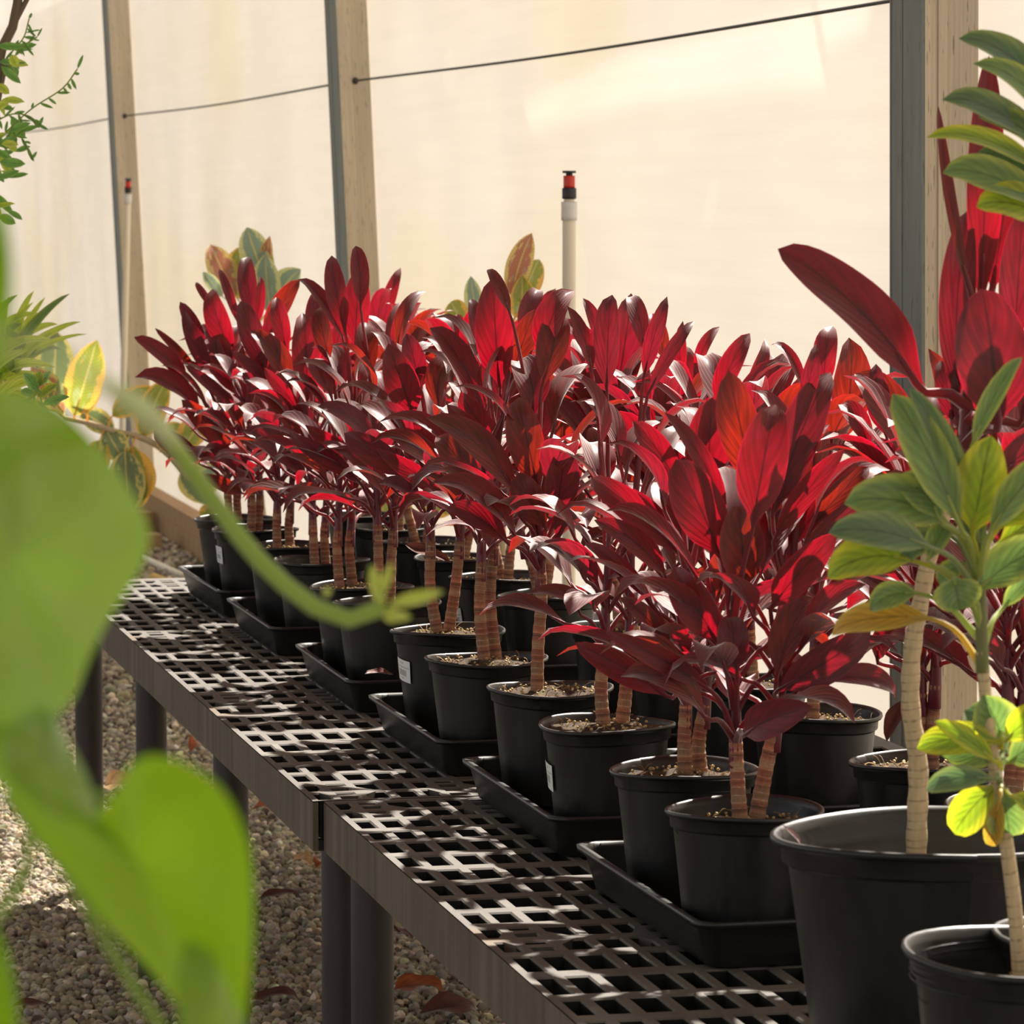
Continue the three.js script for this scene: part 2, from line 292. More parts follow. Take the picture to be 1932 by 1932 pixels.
// ---------------------------------------------------------------- benches
const TOP = 0.70;
function benchTop(x0, x1, cols, rows, u0, u1) {   // cols [x, w], rows [far edge u, length, special]
  const th = 0.056, bufs = [0, 1].map(() => ({ pos: [], uv: [], idx: [] })); let { pos, uv, idx } = bufs[0]; const use = (k) => ({ pos, uv, idx } = bufs[k]);
  const quad = (a, b, c, d) => { const k = pos.length / 3; for (const p of [a, b, c, d]) { pos.push(...p); uv.push(p[0] * 0.9 + p[1], p[2] * 0.9 + p[1] * 0.5); } idx.push(k, k + 1, k + 2, k, k + 2, k + 3); };
  const X = [x0], U = [u0], cx = new Set(), cu = new Set();
  for (const [x, w] of cols) { cx.add(X.length); X.push(x, x + w); }
  X.push(x1);
  const rs = rows.slice().sort((a, b) => a[0] - b[0]);
  for (const [u, l] of rs) { cu.add(U.length); U.push(u - l, u); }
  U.push(u1);
  for (let i = 0; i + 1 < X.length; i++) for (let j = 0; j + 1 < U.length; j++) {
    const a = X[i], b = X[i + 1], n = -U[j], f = -U[j + 1], hole = cx.has(i) && cu.has(j);
    if (!hole) { use(0); quad([a, 0, n], [b, 0, n], [b, 0, f], [a, 0, f]); use(1); quad([a, -th, f], [b, -th, f], [b, -th, n], [a, -th, n]); continue; }
    const e = 0.0022;   // a small chamfer catches the light
    const ring = (d, y) => [[a + d, y, n - d], [b - d, y, n - d], [b - d, y, f + d], [a + d, y, f + d]];
    const r0 = ring(0, 0), r1 = ring(e, -e), r2 = ring(e, -th);
    for (let k = 0; k < 4; k++) { const m = (k + 1) % 4; use(0); quad(r0[m], r0[k], r1[k], r1[m]); use(1); quad(r1[m], r1[k], r2[k], r2[m]); }
    use(0);
    const special = rs[(j - 1) / 2][2], col = (i - 1) / 2;
    if (special) {
      const c4 = col % 4, prism = (pts) => { const k = pos.length / 3; for (const y of [0, -th]) for (const p of pts) { pos.push(p[0], y, p[1]); uv.push(p[0] * 0.9 + y, p[1] * 0.9); } const q = pts.length; for (let s = 1; s + 1 < q; s++) { idx.push(k, k + s, k + s + 1, k + q, k + q + s + 1, k + q + s); } for (let s = 0; s < q; s++) { const m = (s + 1) % q; idx.push(k + s, k + q + s, k + q + m, k + s, k + q + m, k + m); } };
      const w = b - a, l = n - f;
      if (c4 === 1) prism([[a, n - l * 0.36], [b, n - l * 0.36], [b, n - l * 0.64], [a, n - l * 0.64]]);
      const nearRow = special === 1;   // the socket lies between the two special rows
      if (c4 === 0) prism(nearRow ? [[b, f], [b - w * 0.5, f], [b, f + l * 0.5]] : [[b, n], [b, n - l * 0.5], [b - w * 0.5, n]]);
      if (c4 === 2) prism(nearRow ? [[a, f], [a, f + l * 0.45], [a + w * 0.6, f]] : [[a, n], [a + w * 0.6, n], [a, n - l * 0.45]]);
    }
  }
  return bufs.map((b) => geoFrom(b.pos, b.uv, b.idx).toNonIndexed());
}
function bench(name, label, x0, width, u0, u1, rows, legs) {
  const t = thing(name, label, 'bench', V(x0, 0, -(u0 + u1) / 2), 'plastic plant benches');
  const um = (u0 + u1) / 2, cols = [];
  for (let k = 0; k < 6; k++) for (const [o, w] of [[0.010, 0.0245], [0.045, 0.0295], [0.0865, 0.0345], [0.1325, 0.0315]]) cols.push([o + k * 0.163, w]);
  const [g, ribs] = benchTop(0, width, cols, rows.map(([u, l, s]) => [u - um, l, s]), u0 - um, u1 - um); for (const q of [g, ribs]) { q.computeVertexNormals(); q.translate(0, TOP, 0); }
  part(t, 'lattice_top', g, M.bench); part(t, 'lattice_ribs', ribs, M.pot, 'black plastic inside the lattice openings');
  const h = (u1 - u0) / 2, e = 0.0006, side = (n, ...a) => part(t, n, box(...a), M.skirt);
  side('side_panel', 0, 0.008, TOP - 0.073, TOP - 0.002, h, -h); side('side_panel', width - 0.008, width, TOP - 0.073, TOP - 0.002, h, -h);
  for (const z of [h - 0.004, -h + 0.004]) part(t, 'end_panel', box(0.008, width - 0.008, TOP - 0.073, TOP - 0.057, z + 0.004, z - 0.004), M.pot);
  for (const [x, u] of legs) part(t, 'leg', tube([V(x - x0, 0, -(u - um)), V(x - x0, 0.35, -(u - um)), V(x - x0, TOP - 0.057, -(u - um))], 0.031, 3, 20), M.leg);
}
const octet = (list, near1, near2) => [...list.map((u, i) => [u, i > 1 && i < 6 ? 0.082 : 0.072]), [near1, 0.068, 2], [near2, 0.066, 1]];
bench('plant_bench', 'nearer plastic lattice bench with the big pots', 0.966, 1.01, 2.5, 5.551, [
  [5.535, 0.066, 2], [5.452, 0.062, 1], [5.369, 0.07], [5.274, 0.072], [5.176, 0.083], [5.064, 0.082], [4.954, 0.08], [4.847, 0.081], [4.741, 0.073], [4.641, 0.071], [4.542, 0.066, 2], [4.452, 0.064, 1],
  [4.362, 0.092], [4.24, 0.1], [4.115, 0.086], [4.0, 0.086], [3.885, 0.086], [3.77, 0.086], [3.655, 0.086], [3.54, 0.07], [3.44, 0.066, 2], [3.35, 0.064, 1], [3.26, 0.08], [3.15, 0.08], [3.04, 0.08], [2.93, 0.08], [2.82, 0.08], [2.71, 0.08], [2.6, 0.07]],
  [[1.022, 5.47], [1.022, 3.5], [1.92, 5.47], [1.92, 3.5]]);
bench('plant_bench', 'farther plastic lattice bench beyond the seam', 0.951, 1.01, 5.556, 8.88, [
  ...octet([8.64, 8.54, 8.43, 8.32, 8.21, 8.1, 7.99, 7.89], 7.795, 7.71), ...octet([7.626, 7.518, 7.406, 7.305, 7.206, 7.109, 7.015, 6.9], 6.79, 6.695), ...octet([6.608, 6.494, 6.394, 6.271, 6.149, 6.031, 5.913, 5.817], 5.715, 5.632), [8.83, 0.06, 2], [8.745, 0.06, 1]],
  [[1.014, 5.67], [1.01, 6.75], [1.0, 7.75], [0.985, 8.72], [1.9, 5.67], [1.9, 7.75], [1.9, 8.72]]);

// ---------------------------------------------------------------- trays
function rounded(hx, hz, r, y, n = 4) {
  const pts = [];
  for (const [sx, sz, a0] of [[1, 1, 0], [-1, 1, 0.5], [-1, -1, 1], [1, -1, 1.5]]) for (let k = 0; k <= n; k++) { const a = (a0 + k / n / 2) * Math.PI; pts.push([sx * (hx - r) + Math.cos(a) * r, y, sz * (hz - r) + Math.sin(a) * r]); }
  return pts;
}
function trayGeo(hx, hz, h) {
  const loops = [rounded(hx - 0.026, hz - 0.026, 0.02, 0), rounded(hx - 0.02, hz - 0.02, 0.024, 0.004), rounded(hx - 0.008, hz - 0.008, 0.026, h - 0.009), rounded(hx, hz, 0.028, h - 0.007), rounded(hx + 0.001, hz + 0.001, 0.028, h - 0.001), rounded(hx - 0.003, hz - 0.003, 0.027, h), rounded(hx - 0.009, hz - 0.009, 0.026, h - 0.001), rounded(hx - 0.011, hz - 0.011, 0.024, h - 0.008), rounded(hx - 0.023, hz - 0.023, 0.02, 0.005), rounded(hx - 0.03, hz - 0.03, 0.018, 0.003)];
  const pos = [], uv = [], idx = [], n = loops[0].length;
  loops.forEach((l, i) => l.forEach((p, j) => { pos.push(...p); uv.push(j / n * 1.6, i / 6); }));
  for (let i = 0; i + 1 < loops.length; i++) for (let j = 0; j < n; j++) { const a = i * n + j, b = i * n + (j + 1) % n; idx.push(a, a + n, b, b, a + n, b + n); }
  for (const [i, flip] of [[0, 1], [loops.length - 1, 0]]) { const k = pos.length / 3; pos.push(0, loops[i][0][1], 0); uv.push(0, 0); for (let j = 0; j < n; j++) { const a = i * n + j, b = i * n + (j + 1) % n; flip ? idx.push(a, b, k) : idx.push(b, a, k); } }
  return geoFrom(pos, uv, idx);
}
const trayShape = trayGeo(0.143, 0.29, 0.058);
const ordinal = ['nearest', 'second', 'third', 'fourth', 'fifth', 'farthest'];
const trayU = [4.505, 5.27, 6.015, 6.755, 7.59, 8.29];
for (const [row, x, who, us] of [[0, 1.312, 'front', trayU], [1, 1.608, 'back', [4.47, 5.29, 6.02, 6.91, 7.65, 8.35]]]) us.forEach((u, k) => {
  const t = thing('nursery_tray', `${ordinal[k]} shallow black plastic tray of the ${who} row of red plants`, 'tray', V(x + (k === 0 && !row ? -0.012 : 0), TOP, -u), 'black trays under the red plants');
  t.rotation.y = rr(-0.012, 0.012); part(t, 'tray_body', trayShape, M.tray);
});

// ---------------------------------------------------------------- pots, soil, canes
function potGeo(R, H, seedDent) {
  const pr = [[0, 0.002], [R * 0.7, 0], [R * 0.72, 0.004], [R * 0.885, H * 0.86], [R * 0.9, H * 0.875], [R * 0.925, H * 0.88], [R * 0.935, H * 0.955], [R * 0.985, H * 0.965], [R, H * 0.98], [R * 0.995, H * 0.997], [R * 0.97, H], [R * 0.935, H * 0.985], [R * 0.915, H * 0.95], [R * 0.905, H * 0.885], [R * 0.868, H * 0.855], [R * 0.82, H * 0.6], [0.001, H * 0.58]];
  const g = new THREE.LatheGeometry(pr.map((p) => new THREE.Vector2(p[0], p[1])), 40), p = g.attributes.position;
  for (let i = 0; i < p.count; i++) { const x = p.getX(i), y = p.getY(i), z = p.getZ(i), a = Math.atan2(z, x), k = 1 + (y / H) * (0.018 * Math.sin(2 * a + seedDent) + 0.008 * Math.sin(3 * a + seedDent * 2)); p.setXYZ(i, x * k, y + (y / H) * 0.0025 * Math.sin(2 * a + seedDent * 1.7), z * k); }
  g.computeVertexNormals(); return g;
}
const potShapes = [0.3, 1.9, 3.4, 5.1].map((s) => potGeo(0.0935, 0.166, s));
const soilShape = (R) => {
  const g = new THREE.CircleGeometry(R, 28, 0), pos = [0, 0, 0], uv = [0.5, 0.5], idx = [], n = 28, m = 7;
  for (let i = 1; i <= m; i++) for (let j = 0; j < n; j++) { const a = j / n * 2 * Math.PI, r = R * i / m; pos.push(Math.cos(a) * r, 0.006 * noise.noise(Math.cos(a) * r * 60, Math.sin(a) * r * 60, R * 90) + 0.007 * (1 - i / m), Math.sin(a) * r); uv.push(0.5 + Math.cos(a) * r * 4, 0.5 + Math.sin(a) * r * 4); }
  for (let j = 0; j < n; j++) { idx.push(0, 1 + (j + 1) % n, 1 + j); for (let i = 0; i + 1 < m; i++) { const a = 1 + i * n + j, b = 1 + i * n + (j + 1) % n; idx.push(a, b, a + n, b, b + n, a + n); } }
  g.dispose(); return geoFrom(pos, uv, idx);
};
const soilA = soilShape(0.083);
function crumbs(R, n, y, fib) {
  const gs = [], ico = new THREE.IcosahedronGeometry(1, 0);
  for (let i = 0; i < n; i++) { const a = rr(0, 6.28), r = R * Math.sqrt(rnd()), s = rr(0.0016, 0.0028); const g = ico.clone(); g.scale(s, s, s); g.translate(Math.cos(a) * r, y + 0.004 * (1 - r / R) + rr(0, 0.003), Math.sin(a) * r); gs.push(g); }
  return mergeGeometries(gs);
}
const crumbShapes = [0, 1, 2].map(() => crumbs(0.078, 46, 0, 0));
const fibreShapes = [0, 1].map(() => mergeGeometries(Array.from({ length: 34 }, () => { const a = rr(0, 6.28), r = 0.075 * Math.sqrt(rnd()), b = rr(0, 6.28), l = rr(0.008, 0.02), p = V(Math.cos(a) * r, 0.003, Math.sin(a) * r), q = p.clone().add(V(Math.cos(b) * l, rr(0.002, 0.012), Math.sin(b) * l)); return tube([p, p.clone().lerp(q, 0.5).add(V(0, 0.003, 0)), q], 0.0006, 3, 3, false); })));
const stickerTex = canvasTex(256, 200, (c, w, h) => {
  c.fillStyle = '#e4e6e6'; c.fillRect(0, 0, w, h); c.fillStyle = '#3a3a3c'; c.textAlign = 'center'; c.font = '24px sans-serif'; c.fillText('$12.00', w * 0.46, 40); c.font = '20px sans-serif'; c.fillText('Ti Leaf Calypso Queen 1G', w / 2, 74, 236);
  for (let x = 46, k = 0; x < 190; k++) { const b = 2 + ((k * 37) % 5); c.fillRect(x, 92, b, 56); x += b + 3 + ((k * 13) % 4); }
  c.font = '18px sans-serif'; c.fillText('001-8520', w * 0.46, 176);
});
M.sticker = std({ map: stickerTex, roughness: 0.6 });
function sticker(potMesh, towards, R, H, y, tilt = 0, w = 0.047, h = 0.036) {   // a curved paper label on the pot's side
  const rAt = (yy) => R * lerp(0.72, 0.885, clamp(yy / (H * 0.86), 0, 1)) * 1.02 + 0.0012, a0 = towards, n = 8, pos = [], uv = [], idx = [];
  for (let i = 0; i <= n; i++) for (let j = 0; j <= 2; j++) { let s = (i / n - 0.5) * w, q = (j / 2 - 0.5) * h; const s2 = s * Math.cos(tilt) - q * Math.sin(tilt), q2 = s * Math.sin(tilt) + q * Math.cos(tilt), yy = y + q2, r = rAt(yy), a = a0 - s2 / r; pos.push(Math.cos(a) * r, yy, Math.sin(a) * r); uv.push(i / n, j / 2); }
  for (let i = 0; i < n; i++) for (let j = 0; j < 2; j++) { const a = i * 3 + j; idx.push(a, a + 3, a + 1, a + 1, a + 3, a + 4); }
  part(potMesh, 'price_sticker', geoFrom(pos, uv, idx), M.sticker, 'white price sticker with barcode');
}

// ---------------------------------------------------------------- leaves
// One leaf: blade from B to T, stalk from C to B. n: way the face looks, bow: sideways curve, arch: curve along n, fold: V of the halves.
function leafGeo({ B, T, C, wid, n, bow = 0, arch = 0, fold = 0.22, wave = 0.12, curl = 0.12, origin, stalk = 0.0028, rows = 12, shape = 'ti' }) {
  const d = T.clone().sub(B), L = d.length(), t0 = d.clone().normalize(), nn = n.clone().addScaledVector(t0, -n.dot(t0)).normalize(), side = t0.clone().cross(nn).normalize(), ph = rr(0, 6);
  const ctr = (t) => B.clone().addScaledVector(d, t).addScaledVector(side, bow * 4 * t * (1 - t)).addScaledVector(nn, arch * 4 * t * (1 - t) - (t > 0.82 ? curl * L * (t - 0.82) ** 2 * 9 : 0));
  const prof = shape === 'ti' ? (t) => Math.max(0.07 * (1 - t), Math.pow(Math.sin(Math.PI * Math.pow(t, 1.12)), 0.58) * smooth(-0.12, 0.3, t) * (t > 0.94 ? 1 - 0.5 * smooth(0.94, 1, t) : 1)) : shape === 'strap' ? (t) => Math.pow(1 - t, 0.55) * 0.9 + 0.1 * (1 - t) : (t) => Math.max(0.03, Math.pow(Math.sin(Math.PI * Math.pow(t, 0.95)), 0.62) * (t > 0.88 ? 1 - 0.5 * smooth(0.88, 1, t) : 1));
  const pos = [], uv = [], idx = [], W = 6;
  for (let i = 0; i <= rows; i++) {
    const t = i / rows, c = ctr(t), h = wid / 2 * prof(t), tg = ctr(Math.min(1, t + 0.02)).sub(ctr(Math.max(0, t - 0.02))).normalize(), nl = nn.clone().addScaledVector(tg, -nn.dot(tg)).normalize(), sl = tg.clone().cross(nl);
    for (let j = -3; j <= 3; j++) {
      const s = j / 3, q = c.clone().addScaledVector(sl, h * s).addScaledVector(nl, h * (Math.abs(s) * fold * 0.6 + s * s * fold * 0.55 + wave * Math.sin(t * 8 + ph + (s > 0 ? 1.7 : 0)) * Math.abs(s)));
      pos.push(q.x - origin.x, q.y - origin.y, q.z - origin.z); uv.push(0.5 + 0.485 * s, t);
    }
  }
  for (let i = 0; i < rows; i++) for (let j = 0; j < W; j++) { const a = i * 7 + j, b = a + 7; idx.push(a, b, a + 1, a + 1, b, b + 1); }
  const g = geoFrom(pos, uv, idx);
  if (!C) return g;
  const k = C.clone().lerp(B, 0.55).add(V(0, 0.012 + 0.1 * C.distanceTo(B), 0).multiplyScalar(0.5)), in2 = ctr(0.25);
  const st = tube([C, k, B, in2].map((p) => p.clone().sub(origin)), (t) => stalk * (1.5 - 0.85 * t) * (t > 0.9 ? 0.5 : 1), 8, 5, false), u2 = st.attributes.uv;
  for (let i = 0; i < u2.count; i++) u2.setXY(i, 0.03, 0.5);
  return mergeGeometries([g, st]);
}
const toCam = fwd.clone().negate();

// ---------------------------------------------------------------- the red ti plants in two rows
// front row: x, z-distance, canes as photographed points [base, ..., top]
const rows = {
  front: [
    [1.246, 4.326, [[1398, 1556], [1392, 1480], [1388, 1400]], [[1425, 1550], [1447, 1440], [1464, 1370]]],
    [1.262, 4.65, [[1293, 1476], [1291, 1400], [1294, 1330]], [[1323, 1470], [1318, 1405], [1330, 1330]]],
    [1.268, 5.07, [[1140, 1368], [1134, 1300], [1140, 1220]], [[1172, 1375], [1180, 1310], [1186, 1230]]],
    [1.28, 5.453, [[1013, 1303], [1015, 1220], [1022, 1120], [1020, 1080]]],
    [1.267, 5.824, [[915, 1252], [905, 1150], [908, 1060]], [[937, 1255], [925, 1130], [932, 1030]]],
    [1.29, 6.225, [[827, 1192], [812, 1110], [812, 1020]], [[845, 1192], [860, 1100], [868, 1020]]],
    [1.278, 6.688, [[712, 1140], [714, 1060], [712, 990]], [[735, 1138], [738, 1060], [742, 1000]]],
    [1.285, 6.965, [[641, 1104], [636, 1030], [638, 1000]], [[666, 1106], [659, 1030], [662, 1000]]],
    [1.298, 7.47, [[595, 1062], [591, 1010], [590, 980]], [[616, 1060], [612, 1005], [614, 985]]],
    [1.292, 7.79, [[523, 1028], [522, 985], [523, 960]], [[548, 1027], [545, 985], [548, 960]]],
    [1.282, 8.2, [[473, 998], [475, 950], [474, 930]], [[486, 998], [490, 950], [490, 935]]],
    [1.286, 8.475, [[432, 976], [430, 930], [429, 915]], [[449, 976], [447, 930], [449, 915]]],
  ],
  back: [[1.575, 4.29], [1.57, 4.64], [1.573, 5.112, [[1533, 1362], [1536, 1290], [1538, 1220]]], [1.58, 5.47], [1.585, 5.83], [1.58, 6.2], [1.577, 6.73], [1.565, 7.08], [1.575, 7.47], [1.575, 7.83], [1.575, 8.18], [1.575, 8.5]],
};
const countWord = ['first', 'second', 'third', 'fourth', 'fifth', 'sixth', 'seventh', 'eighth', 'ninth', 'tenth', 'eleventh', 'twelfth'];
const plants = [];
for (const who of ['front', 'back']) rows[who].forEach(([x, u, ...canes], k) => {
  const base = V(x, TOP + 0.0045, -u), label = `${countWord[k]} red ti plant in a black pot, ${who} row, counted from the near end`;
  const t = thing('potted_ti_plant', label, 'plant', base, `${who} row of potted red ti plants`);
  const pot = part(t, 'pot', potShapes[(k + (who === 'back' ? 2 : 0)) % 4], M.pot); pot.rotation.y = rr(0, 6.28);
  const deep = who === 'front' ? [0.017, 0.009, 0.004, 0.004, 0.005, 0.007, 0.03, 0.004, 0.028, 0.008, 0.012, 0.012][k] : rr(0.006, 0.014), sy = 0.166 - deep - 0.006;
  const soil = part(t, 'soil', soilA, M.soil); soil.position.y = sy; soil.rotation.y = rr(0, 6);
  const cr = part(soil, 'fertilizer_pellets', crumbShapes[k % 3], M.pellet); cr.userData.kind = 'stuff'; cr.position.y = 0.004; const fb = part(soil, 'root_fibres', fibreShapes[k % 2], M.fibre); fb.userData.kind = 'stuff';
  const crowns = [], d0 = depthOf(base);
  if (!canes.length) { const n = 2; for (let i = 0; i < n; i++) { const a = rr(0, 6.28), lean = rr(-0.03, 0.03); canes.push([V(Math.cos(a) * 0.016, sy - 0.004, Math.sin(a) * 0.016), V(Math.cos(a) * 0.018 + lean * 0.5, sy + 0.06, Math.sin(a) * 0.02), V(Math.cos(a) * 0.025 + lean, sy + rr(0.1, 0.15), Math.sin(a) * 0.03)]); } }
  canes.forEach((c, i) => {
    const pts = c.map((p, j) => p.isVector3 ? p : atDepth(p[0], p[1], d0 + (i ? 0.012 : -0.012)).sub(base));
    if (!c[0].isVector3) { pts[0].y = sy - 0.004; }
    part(t, 'cane', tube(pts, (s) => 0.0092 * (1.08 - 0.2 * s) * (1 + 0.04 * Math.sin(s * 60)), 40, 10), M.cane);
    const top = pts[pts.length - 1], prev = pts[pts.length - 2], dir = top.clone().sub(prev).normalize().lerp(V(0, 1, 0), 0.5).normalize();
    const len = 0.17, tip = top.clone().addScaledVector(dir, len);
    part(t, 'shoot', tube([top.clone().addScaledVector(dir, -0.03), top, tip], (s) => 0.0092 * (1 - 0.75 * s), 8, 8), M.shoot);
    crowns.push({ top: top.clone().add(base), tip: tip.clone().add(base), dir, len });
  });
  plants.push({ t, base, crowns, who, k, d: d0, n: 0, pot });
});
const plantOf = (who, k) => plants.find((p) => p.who === who && p.k === k);
const stick = (who, k, px, y, tilt, w, h) => { const p = plantOf(who, k), e = atDepth(px, 1000, p.d).sub(p.base); const dx = clamp(e.dot(camRight) / 0.075, -0.98, 0.98), f = -Math.sqrt(1 - dx * dx); const dir = camRight.clone().multiplyScalar(dx).addScaledVector(V(fwd.x, 0, fwd.z).normalize(), f); p.pot.rotation.y = 0; sticker(p.pot, Math.atan2(dir.z, dir.x), 0.0935, 0.166, y, tilt, w, h); };
stick('front', 5, 767, 0.102, -0.1); stick('front', 10, 421, 0.112, -0.06, 0.036, 0.036); stick('front', 2, 1032, 0.096, -0.12, 0.036, 0.036); stick('back', 7, 858, 0.088, 0.1, 0.05, 0.036);

// where a leaf leaves the shoot
const attach = (cr, y) => { const s = clamp((y - cr.top.y - 0.05) / (cr.tip.y - cr.top.y + 0.05), 0, 0.92); return cr.top.clone().lerp(cr.tip, s); };
function addLeaf(pl, o, mat, name = 'leaf') { part(pl.t, name, leafGeo({ ...o, origin: pl.base }), mat); pl.n++; }

// leaves that can be told apart in the photograph: blade base x, y, tip x, y, width, f: flat face or u: upper side shows, sideways bow
const seen = `345 710 255 634 32 u 4;364 685 293 620 16 f 3;405 555 368 531 14 f 0;440 652 396 546 46 f -3;378 642 340 570 26 u 2;392 692 345 590 32 f 3;475 575 464 480 33 u 0;450 588 413 505 16 u 0;485 588 493 522 20 f 0;500 612 563 528 38 f -3;
520 722 522 576 56 f 0;578 738 573 591 56 f 0;610 738 645 607 46 f 4;500 692 455 565 42 u -3;440 692 370 612 40 u 2;552 722 478 620 42 u 4;645 607 566 520 26 u 3;650 592 625 481 36 u -3;675 535 672 463 32 u 0;672 628 680 506 50 f -2;
370 767 264 703 39 u 6;450 762 350 690 22 f 4;480 762 375 690 36 u 6;435 838 345 757 42 f 4;368 870 290 815 42 f 6;420 892 362 860 26 u 2;455 932 384 897 26 f 2;508 707 437 663 22 f 3;540 757 457 705 35 f 5;580 782 497 695 26 f 4;
690 777 595 700 46 u 6;690 767 640 668 46 u 5;595 807 530 760 32 u 3;562 817 497 735 32 u 4;580 897 462 807 46 u 6;705 827 605 762 42 u 5;665 862 583 808 36 f 4;670 892 545 822 36 f 8;480 902 400 848 32 f 4;480 850 428 820 17 u 2;
778 762 735 654 62 f -3;718 712 703 665 42 f 0;785 692 768 632 42 f 0;912 762 815 613 50 u 7;870 744 787 668 16 u 4;945 706 930 525 70 f 0;955 545 920 503 24 f 2;990 605 1017 540 36 u -2;1030 645 1076 545 52 u -4;970 685 1010 585 46 f -2;
1062 682 977 632 32 f 4;1130 618 1102 563 24 u 2;1132 687 1067 600 34 u 5;1145 692 1152 555 52 f 0;1165 738 1192 559 70 f -2;1212 628 1187 551 32 u 2;1218 658 1258 562 32 f -3;1111 648 1075 580 27 f 2;1225 702 1310 602 26 f -5;1285 702 1286 612 27 f 0;
1320 672 1355 616 22 u -3;1350 702 1413 630 42 f -4;1420 707 1471 670 32 u -3;1515 702 1457 641 20 u 6;1520 702 1540 655 32 f -2;1558 692 1568 612 42 u 0;1600 802 1606 640 74 f 0;1450 942 1564 698 80 f -5;1410 882 1374 702 78 f 2;1335 902 1342 754 84 f 0;
1255 822 1262 690 62 f 0;1280 892 1197 795 50 f 4;1370 952 1262 778 34 u 5;1358 1022 1275 868 92 f 4;1428 960 1462 764 92 f -2 -0.07;1394 1078 1392 957 84 f 0;1285 1022 1112 900 56 f 9;1285 1017 1182 924 50 f 5;1455 987 1590 850 42 f -6;1480 1017 1672 865 58 u -9;
1490 1042 1680 905 42 f -8;1450 1122 1575 1010 62 f -5;1350 1187 1270 1073 72 f 5;1392 1243 1380 1163 58 f 0;1265 1317 1085 1215 52 f 10;1345 1307 1145 1195 42 f 10;1465 1292 1645 1195 78 f -8;1405 1387 1525 1335 68 f -8;1320 1347 1175 1270 62 u 8;1220 1117 1105 1022 32 f 5;
1263 1222 1173 1125 34 u 5;1250 1062 1125 980 46 f 6;1465 1262 1532 1120 62 u -4;1530 1172 1625 1100 46 u -4;1570 1272 1692 1312 46 u -6;1015 902 975 751 68 f 2;1060 842 1058 676 78 f 0;985 777 950 678 52 u 3;1135 892 1035 747 44 u 6;1140 872 1100 795 48 u 3;
970 922 815 782 58 u 8;975 907 842 763 42 f 7;895 912 825 820 56 f 4;830 917 717 853 36 f 6;760 882 650 820 52 f 6;835 897 735 815 48 u 5;790 957 718 908 32 u 4;728 930 637 842 37 u 5;965 1002 832 900 52 u 7;960 1027 845 955 46 u 6;
1030 997 975 895 66 f 3;1120 802 1115 675 74 f 0;1140 807 1082 735 32 u 4;1055 957 1068 835 62 f -2;820 852 737 780 42 u 4;865 807 783 735 27 f 4;775 777 715 705 52 u 3;920 807 870 745 52 f 3;945 842 935 750 42 f 0;1725 847 1620 698 74 u 6;
1725 892 1640 828 32 u 5;1795 777 1760 665 42 f 3;1625 807 1587 757 38 u 2;1095 1160 1008 1112 34 u -4;1305 760 1290 660 46 f 0;1230 790 1215 700 44 f 2;1180 850 1150 745 50 f 2;890 700 860 590 36 f 2;845 690 822 610 34 f 0;800 720 805 600 40 f 0;750 640 800 545 28 u -3;720 620 755 505 26 f -4;700 640 735 545 34 u -2;
905 620 890 560 28 f 0;1000 640 1045 545 36 f -3;1255 640 1230 590 30 u 2;1400 760 1450 640 30 f -3;1470 740 1500 660 34 f -2;1500 800 1545 700 42 u -3;1560 840 1545 740 44 f 0;1660 780 1650 690 46 f 0;590 620 610 540 36 u -2;620 660 600 575 36 f 0;540 640 520 560 34 f 0;430 720 405 640 36 f 0;1490 900 1555 800 46 u -3;1540 960 1640 880 44 f -4;1580 1000 1650 930 40 u -4;1610 1180 1700 1110 46 f -4;1640 1240 1720 1180 44 u -4`
  .split(/;\s*/).map((s) => { const a = s.trim().split(' '); return a.map((x, i) => i === 5 ? x : +x); });
const B0 = (cr) => { const v = cr.top.clone().sub(EYE); return 966 - FOCAL * v.dot(camUp) / v.dot(fwd); };
